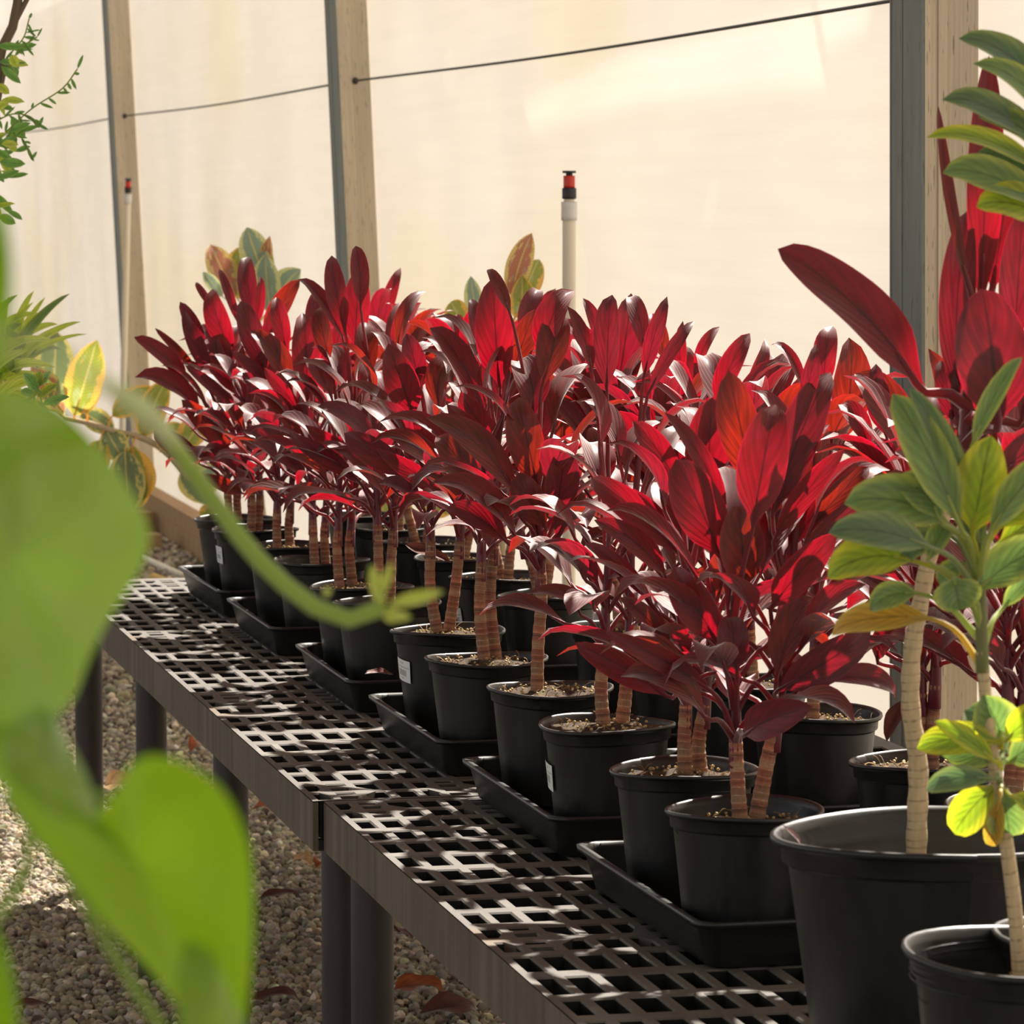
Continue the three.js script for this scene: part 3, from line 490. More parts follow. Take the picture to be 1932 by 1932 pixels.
seen.forEach(([bx, by, tx, ty, w, skin, bow, nearer = 0], i) => {
  let best, cost = 1e9; const hero = by > 870 && bx > 1170 && bx < 1600;
  for (const pl of plants) for (const cr of pl.crowns) {
    const s = pl.d / FOCAL, v = cr.top.clone().sub(EYE), cx = 966 + FOCAL * v.dot(camRight) / v.dot(fwd), cy = 966 - FOCAL * v.dot(camUp) / v.dot(fwd);
    const dx = Math.abs(bx - cx) * s, up = (cy - by) * s, lean = (tx - bx) * (bx - cx) < 0 ? 0.05 : 0;
    if (hero && (pl.who !== 'front' || pl.k > 1)) continue;
    const c = dx * 1.3 + Math.abs(up - 0.13) * 0.7 + (up < 0 ? 0.2 : 0) + lean + (pl.who === 'back' ? 0.025 : 0) + pl.n * 0.004;
    if (c < cost) { cost = c; best = [pl, cr]; }
  }
  const [pl, cr] = best, facing = skin === 'u' ? 0 : 1;
  const low = clamp((B0(cr) - by) * pl.d / FOCAL * 0.45, 0, 0.14), dB = pl.d - 0.1 + low + rr(-0.015, 0.015) + nearer, dT = dB + (facing ? rr(-0.07, 0.02) : rr(-0.05, 0.05));
  const B = atDepth(bx, by, dB), T = atDepth(tx, ty, dT), s = dB / FOCAL;
  const n = facing ? toCam.clone().add(V(rr(-0.35, 0.25), rr(-0.25, 0.35), 0)) : toCam.clone().multiplyScalar(0.75).add(V(rr(-0.3, 0.1), rr(0.5, 0.9), 0));
  const C = attach(cr, B.y - 0.05), reach = B.distanceTo(C); if (reach > 0.09) B.lerp(C, 0.16);
  addLeaf(pl, { B, T, C, wid: w * s * (facing ? 1.04 : 1.12), n, bow: bow * s * (tx < bx ? 1 : 1) * 1.0, arch: rr(0.006, 0.018) * (facing ? 1 : 1.4), fold: rr(0.2, 0.5), wave: rr(0.04, 0.16), curl: rr(0.15, 0.6), stalk: 0.003 }, tiTone());
});
// the rest of each rosette
for (const pl of plants) for (const cr of pl.crowns) {
  const n = (pl.crowns.length > 1 ? 17 : 22) + (pl.who === 'back' ? 3 : 0), a0 = rr(0, 6.28), H = pl.who === 'front' ? 1 : 1.25;
  for (let i = 0; i < n; i++) {
    const f = i / (n - 1), az = a0 + i * 2.4 + rr(-0.3, 0.3), el = lerp(0.55, 1.34, f) + rr(-0.12, 0.12), st = lerp(0.06, 0.1, f) * rr(0.85, 1.15), bl = rr(0.105, 0.145) * (f > 0.85 ? 0.9 : 1);
    const C = cr.top.clone().lerp(cr.tip, clamp(f * 0.95, 0, 0.9)), out = V(Math.cos(az), 0, Math.sin(az)), dir = out.clone().multiplyScalar(Math.cos(el)).add(V(0, Math.sin(el), 0));
    const B = C.clone().addScaledVector(dir, st), el2 = el - rr(0.15, 0.5), d2 = out.clone().multiplyScalar(Math.cos(el2)).add(V(0, Math.sin(el2), 0)), T = B.clone().addScaledVector(d2, bl * H);
    const nrm = out.clone().multiplyScalar(-Math.sin(el2)).add(V(0, Math.cos(el2), 0)).add(V(rr(-0.25, 0.25), 0, rr(-0.25, 0.25)));
    if (pl.who === 'front' && f > 0.5 && out.dot(toCam) > 0.25) continue;
    addLeaf(pl, { B, T, C, wid: rr(0.04, 0.054), n: nrm, bow: rr(-0.008, 0.008), arch: rr(0.008, 0.022), fold: rr(0.18, 0.5), wave: rr(0.03, 0.14), curl: rr(0.15, 0.7), stalk: 0.0028, rows: 10 }, tiTone());
  }
}

// ---------------------------------------------------------------- the big pot with the tall red plant
{
  const c = atHeight(1748, 1568, TOP + 0.232), base = V(c.x, TOP, c.z), R = 0.157, H = 0.232;
  const t = thing('potted_ti_plant', 'tall ti plant with long purple leaves in the largest black pot', 'plant', base);
  part(t, 'pot', potGeo(R, H, 2.2), M.pot);
  const so = part(t, 'soil', soilShape(R * 0.8), M.soil); so.position.y = H * 0.62;
  const d = depthOf(base), d1 = d + 0.03, px = (x, y, dd = d1) => atDepth(x, y, dd);
  const pts = [[1726, 1650], [1730, 1560], [1732, 1440], [1718, 1330], [1722, 1220], [1738, 1130], [1756, 1040], [1790, 940], [1815, 860]].map(([x, y]) => px(x, y).sub(base)); pts[0].y = H * 0.62;
  part(t, 'cane', tube(pts, (s) => 0.0102 * (1.12 - 0.35 * s) * (1 + 0.06 * Math.sin(s * 90)), 60, 12), M.paleCane, 'pale ringed cane');
  const top = px(1815, 860), tip = px(1838, 740);
  part(t, 'shoot', tube([top.clone().sub(base), px(1828, 800).sub(base), tip.clone().sub(base)], (s) => 0.009 * (1 - 0.6 * s), 8, 8), M.shoot);
  const pl = { t, base, n: 0 };
  [[1748, 742, 1470, 466, 100, 14, 0.0, 1], [1850, 600, 1866, 105, 66, 0, 0.05, 0], [1808, 775, 1826, 395, 66, -12, 0.02, 1], [1912, 660, 1928, 400, 70, 0, 0.03, 0], [1842, 600, 1770, 197, 22, -10, 0.01, 0], [1882, 810, 1852, 545, 132, 4, -0.05, 0], [1870, 560, 1905, 330, 60, 0, 0.06, 0], [1800, 800, 1775, 680, 44, 0, 0.03, 0], [1925, 800, 1990, 600, 70, -4, 0, 0], [1890, 780, 1960, 640, 80, -4, 0.04, 0], [1850, 800, 1905, 700, 80, 0, -0.02, 0],
    [1880, 900, 1990, 820, 60, -4, -0.02, 0], [1790, 900, 1690, 850, 50, 5, 0.04, 1], [1860, 1000, 1960, 900, 56, -5, 0.04, 0], [1790, 960, 1700, 940, 50, 4, 0.05, 0]].forEach(([bx, by, tx, ty, w, bow, dz, up]) => {
    const B = px(bx, by, d1 + dz), T = px(tx, ty, d1 + dz + rr(-0.04, 0.04)), s = d1 / FOCAL;
    const C = top.clone().lerp(tip, rr(0.1, 0.9));
    addLeaf(pl, { B, T, C, wid: w * s * 1.05, n: toCam.clone().add(V(-0.1, up ? 0.6 : 0.15, 0)), bow: bow * s, arch: 0.012, fold: up ? 0.42 : 0.25, wave: w > 60 ? 0.2 : 0.1, curl: 0.1, stalk: 0.005, rows: 18 }, tiTone());
  });
  const dl = solo('leaf_scrap', 'curled red leaf scrap caught inside the rim of the largest pot', 'leaf', leafGeo({ B: atDepth(1475, 1556, d + 0.02), T: atDepth(1512, 1592, d - 0.02), wid: 0.008, n: V(0, 1, 0), origin: V(0, 0, 0), fold: 0.8, rows: 6 }), M.dryLeaf[1]);
}

// ---------------------------------------------------------------- the green ti plants at the right edge
{
  const c = atHeight(1953, 1788, TOP + 0.205), base = V(c.x, TOP, c.z), R = 0.122, H = 0.205;
  const t = thing('potted_green_ti_plant', 'green ti plant on a thin cane in the nearest black pot', 'plant', base);
  part(t, 'pot', potGeo(R, H, 4.1), M.pot);
  for (const y of [0.87, 0.9, 0.93]) { const g = new THREE.TorusGeometry(R * 0.912, 0.0009, 5, 48); g.rotateX(Math.PI / 2); part(t, 'pot_ridge', g, M.pot).position.y = H * y; }
  const so = part(t, 'soil', soilShape(R * 0.86), M.soil); so.position.y = H * 0.78;
  const cr = part(so, 'fertilizer_pellets', crumbs(R * 0.8, 60, 0.004), M.pellet); cr.userData.kind = 'stuff';
  const d = depthOf(base), px = (x, y, dz = 0) => atDepth(x, y, d + dz), s = d / FOCAL, pl = { t, base, n: 0 };
  const pts = [[1928, 1860], [1915, 1720], [1900, 1600], [1880, 1470], [1862, 1340], [1852, 1230]].map(([x, y]) => px(x, y).sub(base)); pts[0].y = H * 0.77;
  part(t, 'cane', tube(pts, (q) => 0.0068 * (1.1 - 0.25 * q), 40, 10), M.paleCane, 'thin pale cane');
  part(t, 'shoot', tube([px(1854, 1270).sub(base), px(1850, 1120).sub(base), px(1840, 960).sub(base), px(1838, 880).sub(base)], (q) => 0.0066 * (1 - 0.6 * q), 12, 8), M.greenShoot);
  const at = (y) => px(lerp(1838, 1852, clamp((y - 880) / 350, 0, 1)), clamp(y, 900, 1270));
  [[1815, 1000, 1686, 742, 84, 'g', 6], [1830, 940, 1720, 735, 50, 'd', 6], [1832, 850, 1925, 670, 40, 'g', -5], [1835, 1010, 1868, 825, 100, 'y', 0], [1865, 1010, 2000, 850, 66, 'g', -8], [1880, 1000, 2010, 900, 90, 'y', -6], [1880, 1030, 2020, 960, 70, 'y', -5],
    [1790, 990, 1600, 945, 100, 'g', 18], [1775, 985, 1690, 905, 74, 'g', 14], [1760, 1035, 1568, 1000, 76, 'd', 10], [1730, 1060, 1562, 1085, 90, 'y', 18], [1790, 1010, 1705, 1060, 52, 'd', 12], [1750, 1060, 1790, 985, 46, 'g', 0], [1840, 1120, 1990, 1030, 90, 'g', -10], [1765, 1170, 1565, 1190, 66, 'w', 10], [1735, 1120, 1640, 1150, 56, 'g', 8], [1800, 1090, 1812, 1150, 92, 'g', 0], [1820, 1060, 1770, 1100, 44, 'g', 0], [1890, 1150, 1960, 1080, 36, 'g', -3], [1840, 1060, 1835, 930, 50, 'd', 0]].forEach(([bx, by, tx, ty, w, k, bow], i) => {
    const dz = rr(-0.05, 0.04), B = px(bx, by, dz), T = px(tx, ty, dz + rr(-0.04, 0.03));
    addLeaf(pl, { B, T, C: at(by + 90), wid: w * s, n: toCam.clone().add(V(-0.15, rr(0.2, 0.7), 0)), bow: bow * s, arch: 0.006, fold: 0.24, wave: 0.1, curl: 0.3, stalk: 0.0026, rows: 12 }, M.green[k]);
  });
  [[1888, 1400, 1730, 1410, 70, 'y', 6], [1890, 1390, 1855, 1315, 92, 'g', 0], [1900, 1420, 1820, 1340, 88, 'd', 8], [1880, 1470, 1745, 1490, 50, 'd', 8], [1880, 1480, 1800, 1575, 76, 'y', 4], [1890, 1490, 1905, 1580, 84, 'g', 0], [1900, 1440, 2000, 1400, 70, 'g', -6], [1895, 1400, 1990, 1330, 60, 'y', -5], [1888, 1500, 1870, 1600, 40, 'w', 0], [1886, 1430, 1780, 1425, 60, 'g', 4], [1905, 1500, 1985, 1540, 50, 'y', 0], [1880, 1440, 1765, 1360, 40, 'y', 4]].forEach(([bx, by, tx, ty, w, k, bow]) => {
    const dz = rr(-0.05, 0.03), B = px(bx, by, dz), T = px(tx, ty, dz + rr(-0.03, 0.03));
    addLeaf(pl, { B, T, C: px(1888, by + 12), wid: w * s, n: toCam.clone().add(V(-0.15, rr(0.2, 0.7), 0)), bow: bow * s, arch: 0.006, fold: 0.22, wave: 0.08, curl: 0.2, stalk: 0.002, rows: 10 }, M.green[k]);
  });
}
{
  const c = atHeight(2120, 1760, TOP + 0.2), base = V(c.x, TOP, c.z), H = 0.2, R = 0.12;
  const t = thing('potted_green_ti_plant', 'taller green ti plant whose drooping leaves enter at the upper right edge', 'plant', base);
  part(t, 'pot', potGeo(R, H, 0.7), M.pot); const so = part(t, 'soil', soilShape(R * 0.86), M.soil); so.position.y = H * 0.8;
  const d = depthOf(base), px = (x, y, dz = 0) => atDepth(x, y, d + dz), s = d / FOCAL, pl = { t, base, n: 0 };
  const pts = [[2118, 1770], [2100, 1300], [2060, 800], [2035, 480]].map(([x, y]) => px(x, y).sub(base)); pts[0].y = H * 0.78;
  part(t, 'cane', tube(pts, 0.008, 40, 10), M.paleCane);
  part(t, 'shoot', tube([px(2035, 480).sub(base), px(2020, 350).sub(base), px(2015, 220).sub(base)], (q) => 0.008 * (1 - 0.6 * q), 8, 8), M.greenShoot);
  [[1990, 200, 1815, 66, 52, 'd', 24], [2000, 260, 1845, 115, 44, 'g', 26], [1990, 300, 1788, 180, 54, 'd', 22], [1985, 310, 1850, 215, 46, 'g', 22], [1985, 340, 1757, 250, 36, 'y', 26], [1975, 400, 1782, 318, 62, 'g', 20], [1970, 380, 1850, 285, 56, 'd', 14], [1985, 420, 1846, 385, 66, 'y', 14], [1990, 380, 1880, 340, 60, 'd', 10], [2020, 250, 1950, 90, 50, 'd', 10], [2030, 350, 2160, 260, 60, 'g', -20], [2030, 400, 2180, 380, 60, 'd', -20]].forEach(([bx, by, tx, ty, w, k, bow]) => {
    const dz = rr(-0.04, 0.03), B = px(bx, by, dz), T = px(tx, ty, dz + rr(-0.05, 0.01));
    addLeaf(pl, { B, T, C: px(2022, clamp(by + 70, 240, 480)), wid: w * s * 1.3, n: toCam.clone().multiplyScalar(0.9).add(V(0, 0.6, 0)), bow: bow * s, arch: 0.004, fold: 0.25, wave: 0.1, curl: 0.25, stalk: 0.0026, rows: 14 }, M.green[k]);
  });
}

// ---------------------------------------------------------------- variegated rubber plants behind the benches
function rubber(label, stem, leaves, d, foot) {
  const base = foot, t = thing('rubber_plant', label, 'plant', base, 'variegated rubber plants'), s = d / FOCAL;
  part(t, 'pot', potGeo(0.14, 0.24, 1.1), M.pot); const so = part(t, 'soil', soilShape(0.12), M.soil); so.position.y = 0.18;
  const pts = [V(0, 0.17, 0), ...stem.map(([x, y]) => atDepth(x, y, d).sub(base))];
  part(t, 'branch', tube(pts, (q) => 0.0165 * (1.1 - 0.6 * q), 40, 8), M.branch);
  const pl = { t, base, n: 0 }, abs = pts.map((p) => p.clone().add(base)), curve = new THREE.CatmullRomCurve3(abs).getPoints(60);
  leaves.forEach(([bx, by, tx, ty, w, k, bow = 0]) => {
    const B = atDepth(bx, by, d + rr(-0.04, 0.04)), T = atDepth(tx, ty, d + rr(-0.08, 0.08)); let C = curve[0], m = 9; for (const p of curve) { const q = p.distanceTo(B) + Math.max(0, p.y - B.y) * 0.3; if (q < m) { m = q; C = p; } }
    addLeaf(pl, { B, T, C, wid: w * s * 1.3, n: toCam.clone().add(V(rr(-0.3, 0.3), rr(0, 0.4), 0)), bow: bow * s, arch: 0.01, fold: 0.14, wave: 0.06, curl: 0.1, stalk: 0.003, shape: 'oval' }, M.rubber[k]);
  });
}
{
  const fa = atDepth(440, 1000, 13.4); fa.y = 0;
  rubber('variegated rubber plant with a long bare branch arching left behind the far pots', [[408, 975], [360, 905], [310, 850], [265, 825], [220, 815], [175, 800], [120, 790]], [[102, 770, 106, 625, 62, 0, 0], [140, 785, 182, 642, 56, 1, 2], [212, 785, 300, 735, 40, 1, -3], [270, 825, 316, 715, 44, 1, -5], [215, 815, 150, 775, 36, 0, 0], [220, 850, 270, 945, 60, 1, -10], [236, 850, 240, 970, 56, 0, 0], [190, 830, 176, 905, 40, 1, 0], [345, 850, 385, 790, 46, 1, 0], [350, 880, 395, 950, 50, 0, 0], [120, 780, 60, 690, 44, 2, 0], [90, 775, 30, 790, 50, 0, 0], [165, 780, 185, 690, 36, 1, 0], [400, 900, 380, 840, 40, 0, 0], [250, 840, 258, 960, 50, 1, -6], [300, 850, 345, 800, 40, 1, 0], [375, 925, 420, 880, 44, 3, 0], [420, 960, 380, 990, 40, 1, 0], [200, 810, 235, 870, 44, 0, 0]], 13.4, fa);
  const fb = atDepth(520, 1000, 12.4); fb.y = 0;
  rubber('variegated rubber plant with leaves above the far red plants', [[488, 900], [485, 700], [482, 620]], [[470, 570, 462, 460, 72, 1, 0], [505, 545, 465, 428, 48, 3, 0], [445, 560, 396, 460, 44, 2, -3], [500, 545, 508, 446, 26, 2, 0], [520, 580, 566, 508, 46, 3, -6], [420, 560, 382, 513, 20, 3, 0], [510, 590, 500, 480, 44, 3, 0]], 12.4, fb);
  const fc = atX(952, 900, 2.2), dc = depthOf(fc); fc.y = 0;
  rubber('variegated rubber plant showing pale leaf tips behind the centre red plants', [[945, 900], [950, 720], [955, 640]], [[965, 560, 1003, 440, 38, 2, -4], [985, 580, 1018, 488, 40, 1, -4], [900, 600, 888, 522, 28, 3, 0], [880, 620, 850, 568, 36, 1, 0], [980, 600, 985, 520, 40, 1, 0], [860, 960, 800, 930, 60, 1, 0], [990, 970, 1060, 900, 60, 1, 0], [760, 1000, 720, 930, 56, 1, 0]], dc, fc);
}

// ---------------------------------------------------------------- plants at the left edge
{
  const d = 8.8, foot = atDepth(-160, 900, d); foot.y = 0;
  const t = thing('strap_leaf_plant', 'yellow green strap-leaved plant at the left edge', 'plant', foot), pl = { t, base: foot, n: 0 }, s = d / FOCAL;
  const top = atDepth(15, 690, d);
  part(t, 'stem', tube([V(0, 0, 0), atDepth(-150, 1000, d).sub(foot), atDepth(-90, 780, d).sub(foot), top.clone().sub(foot)], 0.014, 14, 8), M.bark);
  [[20, 690, 130, 553, 24, -8], [25, 680, 62, 548, 26, 0], [20, 700, 152, 605, 20, -8], [30, 690, 160, 628, 16, 0], [20, 700, 120, 660, 26, -6], [5, 700, -40, 560, 24, 4], [10, 720, 110, 740, 22, -10], [0, 740, 80, 790, 26, -6], [-10, 660, 40, 610, 30, 0], [-20, 700, 60, 640, 30, -4], [0, 640, 70, 590, 22, -6], [10, 690, 85, 560, 18, -2], [0, 690, 75, 700, 30, -6], [0, 650, 15, 560, 20, 0], [0, 800, 60, 850, 30, 0], [0, 700, 60, 570, 24, -4], [-20, 640, 30, 556, 26, 0], [-10, 720, 100, 690, 30, -8], [-20, 690, 95, 640, 28, -8], [-10, 760, 90, 720, 28, -8], [-30, 620, 40, 640, 30, 0], [0, 670, 110, 610, 22, -6], [-30, 730, 50, 660, 34, -4]].forEach(([bx, by, tx, ty, w, bow], i) => addLeaf(pl, { B: atDepth(bx, by, d + rr(-0.06, 0.06)), T: atDepth(tx, ty, d + rr(-0.15, 0.1)), C: top, wid: w * s * 1.35, n: toCam.clone().add(V(rr(-0.3, 0.3), 0.5, 0)), bow: bow * s, arch: 0.02, fold: 0.4, wave: 0.02, origin: foot, shape: 'strap', stalk: 0.003 }, i % 4 ? M.strap : M.green.g));
}
{
  const d = 5.2, foot = atDepth(-90, 900, d); foot.y = 0;
  const t = thing('herb_sprig', 'small bright green herb sprig beside the blurred leaf', 'plant', foot), pl = { t, base: foot, n: 0 }, s = d / FOCAL;
  const top = atDepth(72, 735, d);
  part(t, 'stem', tube([V(0, 0, 0), atDepth(-80, 1000, d).sub(foot), atDepth(0, 800, d).sub(foot), top.clone().sub(foot)], 0.0025, 14, 6), M.vineStem);
  [[70, 735, 45, 705, 26, 'g'], [72, 730, 75, 700, 24, 'y'], [74, 728, 95, 700, 16, 'g'], [72, 748, 108, 725, 24, 'y'], [80, 762, 130, 748, 20, 'g'], [66, 748, 40, 735, 20, 'g'], [62, 765, 30, 760, 20, 'g']].forEach(([bx, by, tx, ty, w, k]) => addLeaf(pl, { B: atDepth(bx, by, d), T: atDepth(tx, ty, d + rr(-0.02, 0.02)), C: top, wid: w * s, n: toCam.clone().add(V(0, 0.6, 0)), shape: 'oval', rows: 8, stalk: 0.0012 }, k === 'g' ? M.bush : M.green.y));
}
{
  const d = 8.2, foot = atDepth(-60, 900, d); foot.y = 0;
  const t = thing('feathery_shrub', 'shrub with grey branches and feathery leaflets at the upper left', 'plant', foot), s = d / FOCAL, pl = { t, base: foot, n: 0 };
  const P = (x, y, dz = 0) => atDepth(x, y, d + dz).sub(foot);
  part(t, 'trunk', tube([V(0, 0, 0), P(-40, 600), P(-20, 250), P(4, 90), P(28, 40), P(36, -40)], (q) => 0.016 * (1.3 - 0.7 * q), 40, 8), M.bark);
  part(t, 'branch', tube([P(24, 50), P(40, 20), P(60, -20)], 0.006, 8, 6), M.bark); part(t, 'branch', tube([P(-20, 280), P(-5, 200), P(10, 120)], 0.006, 8, 6), M.bark);
  const twigs = [[[10, 250], [60, 205], [120, 165], [146, 130]], [[-5, 130], [25, 95], [45, 70], [55, 35]], [[-10, 230], [25, 215], [60, 222], [72, 240]], [[-10, 280], [15, 260], [40, 260], [60, 300]], [[0, 150], [20, 120], [40, 90], [70, 70]]];
  for (const tw of twigs) {
    const pts = tw.map(([x, y]) => P(x, y)); part(t, 'twig', tube(pts, 0.0016, 16, 5), M.vineStem);
    const c = new THREE.CatmullRomCurve3(pts);
    for (let i = 0; i < 13; i++) { const p = c.getPoint(i / 12), a = rr(-0.6, 1.4), l = rr(10, 30) * s, sg = i % 2 ? 1 : -1; const dir = camRight.clone().multiplyScalar(Math.cos(a) * (sg > 0 ? 1 : 0.4)).addScaledVector(camUp, -Math.sin(a) * sg * 0.9 - 0.3).normalize(); const B = p.clone().add(foot), T = B.clone().addScaledVector(dir, l); part(t, 'leaflet', leafGeo({ B, T, wid: rr(4, 7) * s, n: toCam.clone().add(V(0, rr(-0.3, 0.6), 0)), origin: foot, rows: 5, shape: 'oval', wave: 0.2 }), M.bush); }
  }
  for (let i = 0; i < 46; i++) { const y = rr(80, 440), x = rr(-30, 22) + 12 * Math.sin(y * 0.03), a = rr(-0.5, 1.2), l = rr(24, 52) * s, dz = rr(-0.1, 0.1); const B = atDepth(x, y, d + dz), T = B.clone().addScaledVector(camRight, Math.cos(a) * l).addScaledVector(camUp, -Math.sin(a) * l); part(t, 'leaf', leafGeo({ B, T, wid: rr(10, 20) * s, n: toCam.clone().add(V(rr(-0.5, 0.5), rr(-0.2, 0.8), 0)), origin: foot, rows: 6, shape: 'oval' }), i % 3 ? M.bush : M.strap); }
}

// ---------------------------------------------------------------- vine close to the lens
function heartGeo(outline, centre, d, tilt, dome, origin) {   // a domed leaf blade from its edge, each point at its own distance
  const P = (x, y, up) => atDepth(x, y, d + ((x - centre[0]) * tilt[0] + (y - centre[1]) * tilt[1]) * 1e-4 - up).sub(origin);
  const sh = new THREE.CatmullRomCurve3(outline.map(([x, y]) => V(x, y, 0)), true).getPoints(56).slice(0, 56), pos = [], uv = [], idx = [], R = 6;
  for (let i = 0; i <= R; i++) { const r = i / R; for (let j = 0; j < 56; j++) { const x = lerp(centre[0], sh[j].x, r), y = lerp(centre[1], sh[j].y, r), p = P(x, y, dome * (1 - r * r) + 0.0015 * Math.sin(j * 0.67 + r * 3) * r); pos.push(p.x, p.y, p.z); uv.push(0.5 + 0.48 * r, j / 56); } }
  for (let i = 0; i < R; i++) for (let j = 0; j < 56; j++) { const a = i * 56 + j, b = i * 56 + (j + 1) % 56; idx.push(a, b, a + 56, b, b + 56, a + 56); }
  return geoFrom(pos, uv, idx);
}
{
  const d = 1.15, root = atDepth(-150, 2300, d);
  const t = thing('climbing_vine', 'out of focus climbing vine with bright green heart leaves close to the lens', 'vine', root), P = (x, y, dd = d) => atDepth(x, y, dd).sub(root);
  part(t, 'leaf', heartGeo([[-200, 760], [-60, 735], [20, 740], [100, 765], [190, 850], [255, 940], [283, 1010], [262, 1080], [205, 1170], [170, 1240], [130, 1330], [60, 1375], [-60, 1340], [-200, 1150]], [30, 1040], d, [3, -1], 0.006, root), M.vine);
  part(t, 'leaf', heartGeo([[-60, 1400], [0, 1480], [80, 1590], [180, 1720], [290, 1840], [370, 1950], [420, 2040], [450, 1980], [472, 1850], [478, 1700], [468, 1590], [420, 1490], [350, 1440], [280, 1425], [240, 1450], [215, 1500], [160, 1540], [60, 1440], [0, 1360], [-50, 1330]], [270, 1640], d - 0.03, [-2, 2], 0.006, root), M.vine);
  part(t, 'leaf', heartGeo([[30, 1340], [85, 1330], [130, 1400], [165, 1470], [182, 1545], [130, 1550], [70, 1520], [10, 1460], [5, 1390]], [90, 1450], d - 0.06, [1, -4], 0.006, root), M.vine);
  part(t, 'leaf', heartGeo([[340, 1800], [365, 1765], [400, 1800], [440, 1890], [470, 1990], [400, 2040], [345, 1960]], [400, 1900], d - 0.07, [1, -4], 0.004, root), M.vine);
  part(t, 'leaf', heartGeo([[-80, 360], [0, 390], [22, 480], [20, 600], [0, 700], [-60, 740], [-160, 600]], [-60, 560], 0.9, [0, 0], 0.005, root), M.vine);
  part(t, 'leaf', heartGeo([[-80, 1700], [-10, 1750], [25, 1850], [20, 1990], [-80, 2000]], [-40, 1860], 1.0, [0, 0], 0.004, root), M.vine);
  part(t, 'stem', tube([V(0, 0, 0), P(-120, 1900), P(-60, 1500), P(-40, 1100), P(-80, 700)], 0.0025, 30, 6), M.vineStem);
  part(t, 'stem', tube([P(-70, 1420), P(60, 1500), P(215, 1500)], 0.0016, 12, 6), M.vineStem);
  part(t, 'stem', tube([P(10, 1500), P(120, 1640), P(215, 1800), P(330, 1980)], 0.0019, 16, 6), M.vineStem);
  part(t, 'stem', tube([P(-30, 1760), P(40, 1660), P(60, 1560)], 0.002, 12, 6), M.vineStem);
  const dt = 1.75;
  part(t, 'tendril', tube([P(-300, 560, 0.42), P(60, 660, 0.55), P(200, 725, 0.9), P(290, 795, 1.45), P(345, 865, dt), P(410, 955, dt), P(475, 1042, dt), P(555, 1118, dt), P(622, 1160, dt), P(680, 1168, dt), P(722, 1146, dt)], (q) => 0.004 * (q < 0.62 ? lerp(0.25, 1, smooth(0.2, 0.62, q)) : 1.0), 90, 8), M.vineStem);
  for (const [bx, by, tx, ty, w] of [[722, 1148, 700, 1065, 26], [725, 1148, 752, 1172, 30], [735, 1140, 836, 1116, 26], [716, 1130, 740, 1060, 18], [612, 1126, 622, 1108, 16], [742, 1160, 775, 1165, 20]]) part(t, 'leaf', leafGeo({ B: atDepth(bx, by, dt), T: atDepth(tx, ty, dt + rr(-0.02, 0.02)), wid: w * dt / FOCAL, n: toCam, origin: root, rows: 8, shape: 'oval' }), M.strap);
}

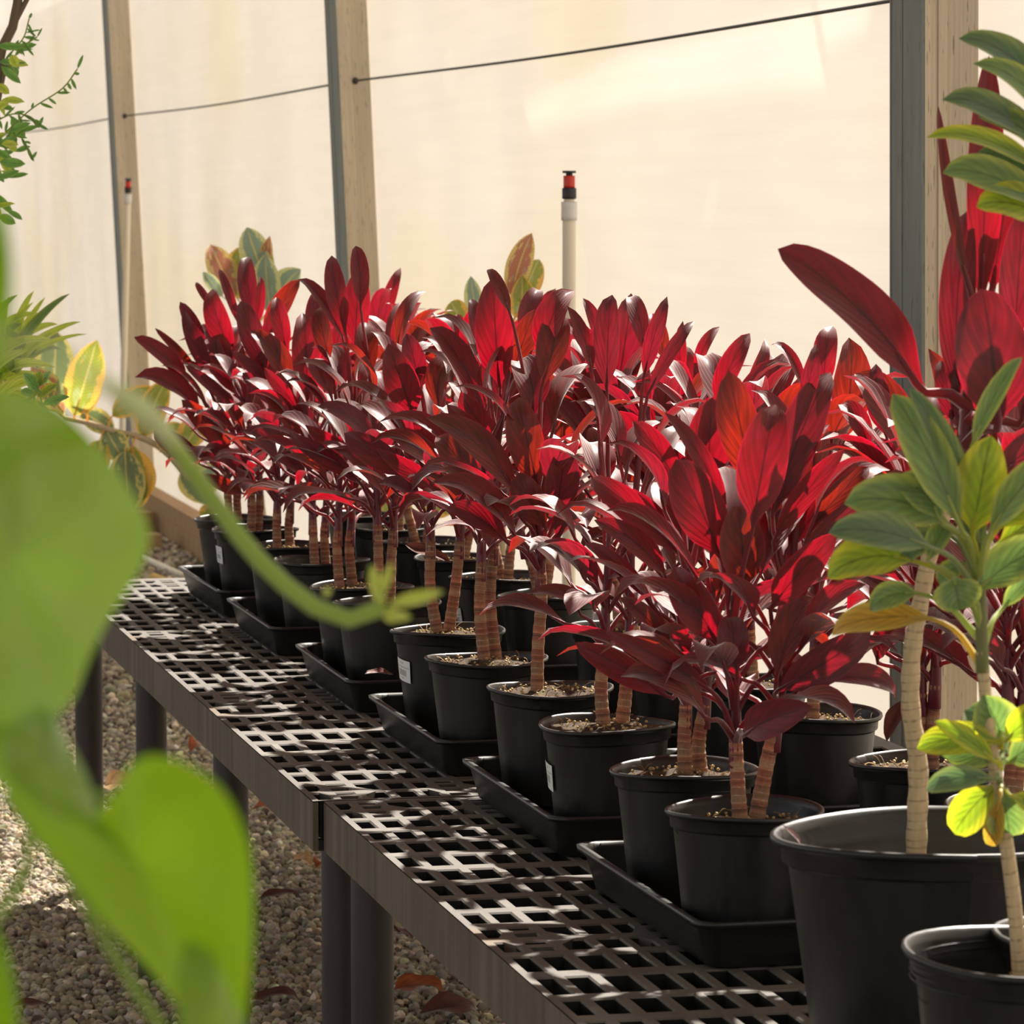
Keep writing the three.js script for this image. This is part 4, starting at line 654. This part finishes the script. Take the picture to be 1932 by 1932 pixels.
// ---------------------------------------------------------------- litter on the ground and the trays
const litterLabels = ['orange brown fallen leaf on the gravel under the seam of the benches', 'rust brown fallen leaf below the far bench edge', 'pinkish dry leaf on the gravel left of the seam legs', 'orange fallen leaf right of the near bench legs', 'dark red fallen leaf by the near bench legs', 'curled brown leaf at the lower edge under the near bench', 'small orange leaf behind the far bench leg', 'tan dry leaf on the gravel below the far bench', 'brown leaf blade lying beside the blurred vine', 'pale dry leaf behind the left bench leg', 'thin brown leaf at the far left of the gravel', 'brown leaf on the gravel at the lower left', 'dark dry leaf at the bottom beside the near legs'];
[[505, 1535, 60, 26, 0, 0.3], [372, 1415, 46, 22, 0, 2.2], [570, 1635, 38, 22, 2, 0.6], [790, 1875, 90, 34, 0, 0.2], [765, 1770, 44, 24, 1, 1.2], [850, 1915, 120, 30, 1, -0.2], [600, 1640, 22, 14, 0, 2], [225, 1490, 54, 34, 2, 0.4], [530, 1700, 80, 14, 1, -0.1], [430, 1405, 50, 14, 1, 0.1], [60, 1910, 80, 12, 1, 0.1], [250, 1800, 46, 16, 1, 0.9], [520, 1890, 90, 16, 1, -0.1]].forEach(([x, y, l, w, k, a], i) => {
  const p = atHeight(x, y, 0.022), s = depthOf(p) / FOCAL, dir = V(Math.cos(a), 0, Math.sin(a)).multiplyScalar(l * s * 1.05);
  const o = solo('fallen_leaf', litterLabels[i], 'leaf', leafGeo({ B: dir.clone().multiplyScalar(-0.5), T: dir.clone().multiplyScalar(0.5), wid: w * s * 1.7, n: V(rr(-0.2, 0.2), 1, rr(0.3, 0.7)), arch: 0.012, fold: 0.35, wave: 0.3, curl: 0.4, origin: V(0, 0, 0), shape: 'oval', rows: 8 }), M.dryLeaf[k], 'fallen leaves on the gravel');
  o.position.copy(p); o.position.y = 0.03;
});
{
  const dry = (bx, by, tx, ty, w, d, label, k) => solo('dry_leaf', label, 'leaf', leafGeo({ B: atDepth(bx, by, d), T: atDepth(tx, ty, d - 0.04), wid: w * d / FOCAL, n: V(-0.3, 0.8, 0.5), origin: V(0, 0, 0), fold: 0.4, wave: 0.25, curl: 0.2, rows: 8, shape: 'oval' }), M.dryLeaf[k]);
  dry(742, 1272, 690, 1268, 22, 6.32, 'curled brown leaf lying in the third front tray', 1);
  dry(765, 1028, 850, 1058, 26, 6.5, 'dry brown leaf hanging between the sixth and seventh pots', 1);
  dry(1705, 1320, 1672, 1395, 34, 4.86, 'withered brown leaf hanging by the second back-row cane', 1);
}
const cable = (pts, r, label) => solo('irrigation_tube', label, 'tube', tube(pts.map(([x, y]) => atHeight(x, y, r)), r, 24, 6), M.black);
cable([[150, 1365], [200, 1352], [260, 1345], [330, 1338], [400, 1340]], 0.007, 'black irrigation tube lying on the gravel under the far bench');
cable([[170, 1310], [190, 1285], [212, 1262], [240, 1240]], 0.005, 'thin black tube bent up beside the far left leg');
{
  const st = (x0, y0, x1, y1, r, label, m) => solo('fallen_stalk', label, 'stalk', tube([atHeight(x0, y0, r), atHeight((x0 + x1) / 2, (y0 + y1) / 2, r + 0.01), atHeight(x1, y1, r)], r, 10, 6), m);
  st(268, 1052, 348, 1088, 0.016, 'pale fallen stalk beyond the far end of the bench', M.pvc); st(290, 1090, 345, 1112, 0.022, 'yellow fallen stalk beyond the far end of the bench', std({ color: rgb(0.62, 0.4, 0.1), roughness: 0.8 }));
  st(215, 1290, 270, 1300, 0.006, 'thin straw by the far left leg', M.pvc); st(300, 1365, 335, 1392, 0.007, 'pale twig below the far bench edge', M.pvc); st(310, 1392, 338, 1388, 0.006, 'short pale twig below the far bench edge', M.pvc);
}

renderer.render(scene, camera);
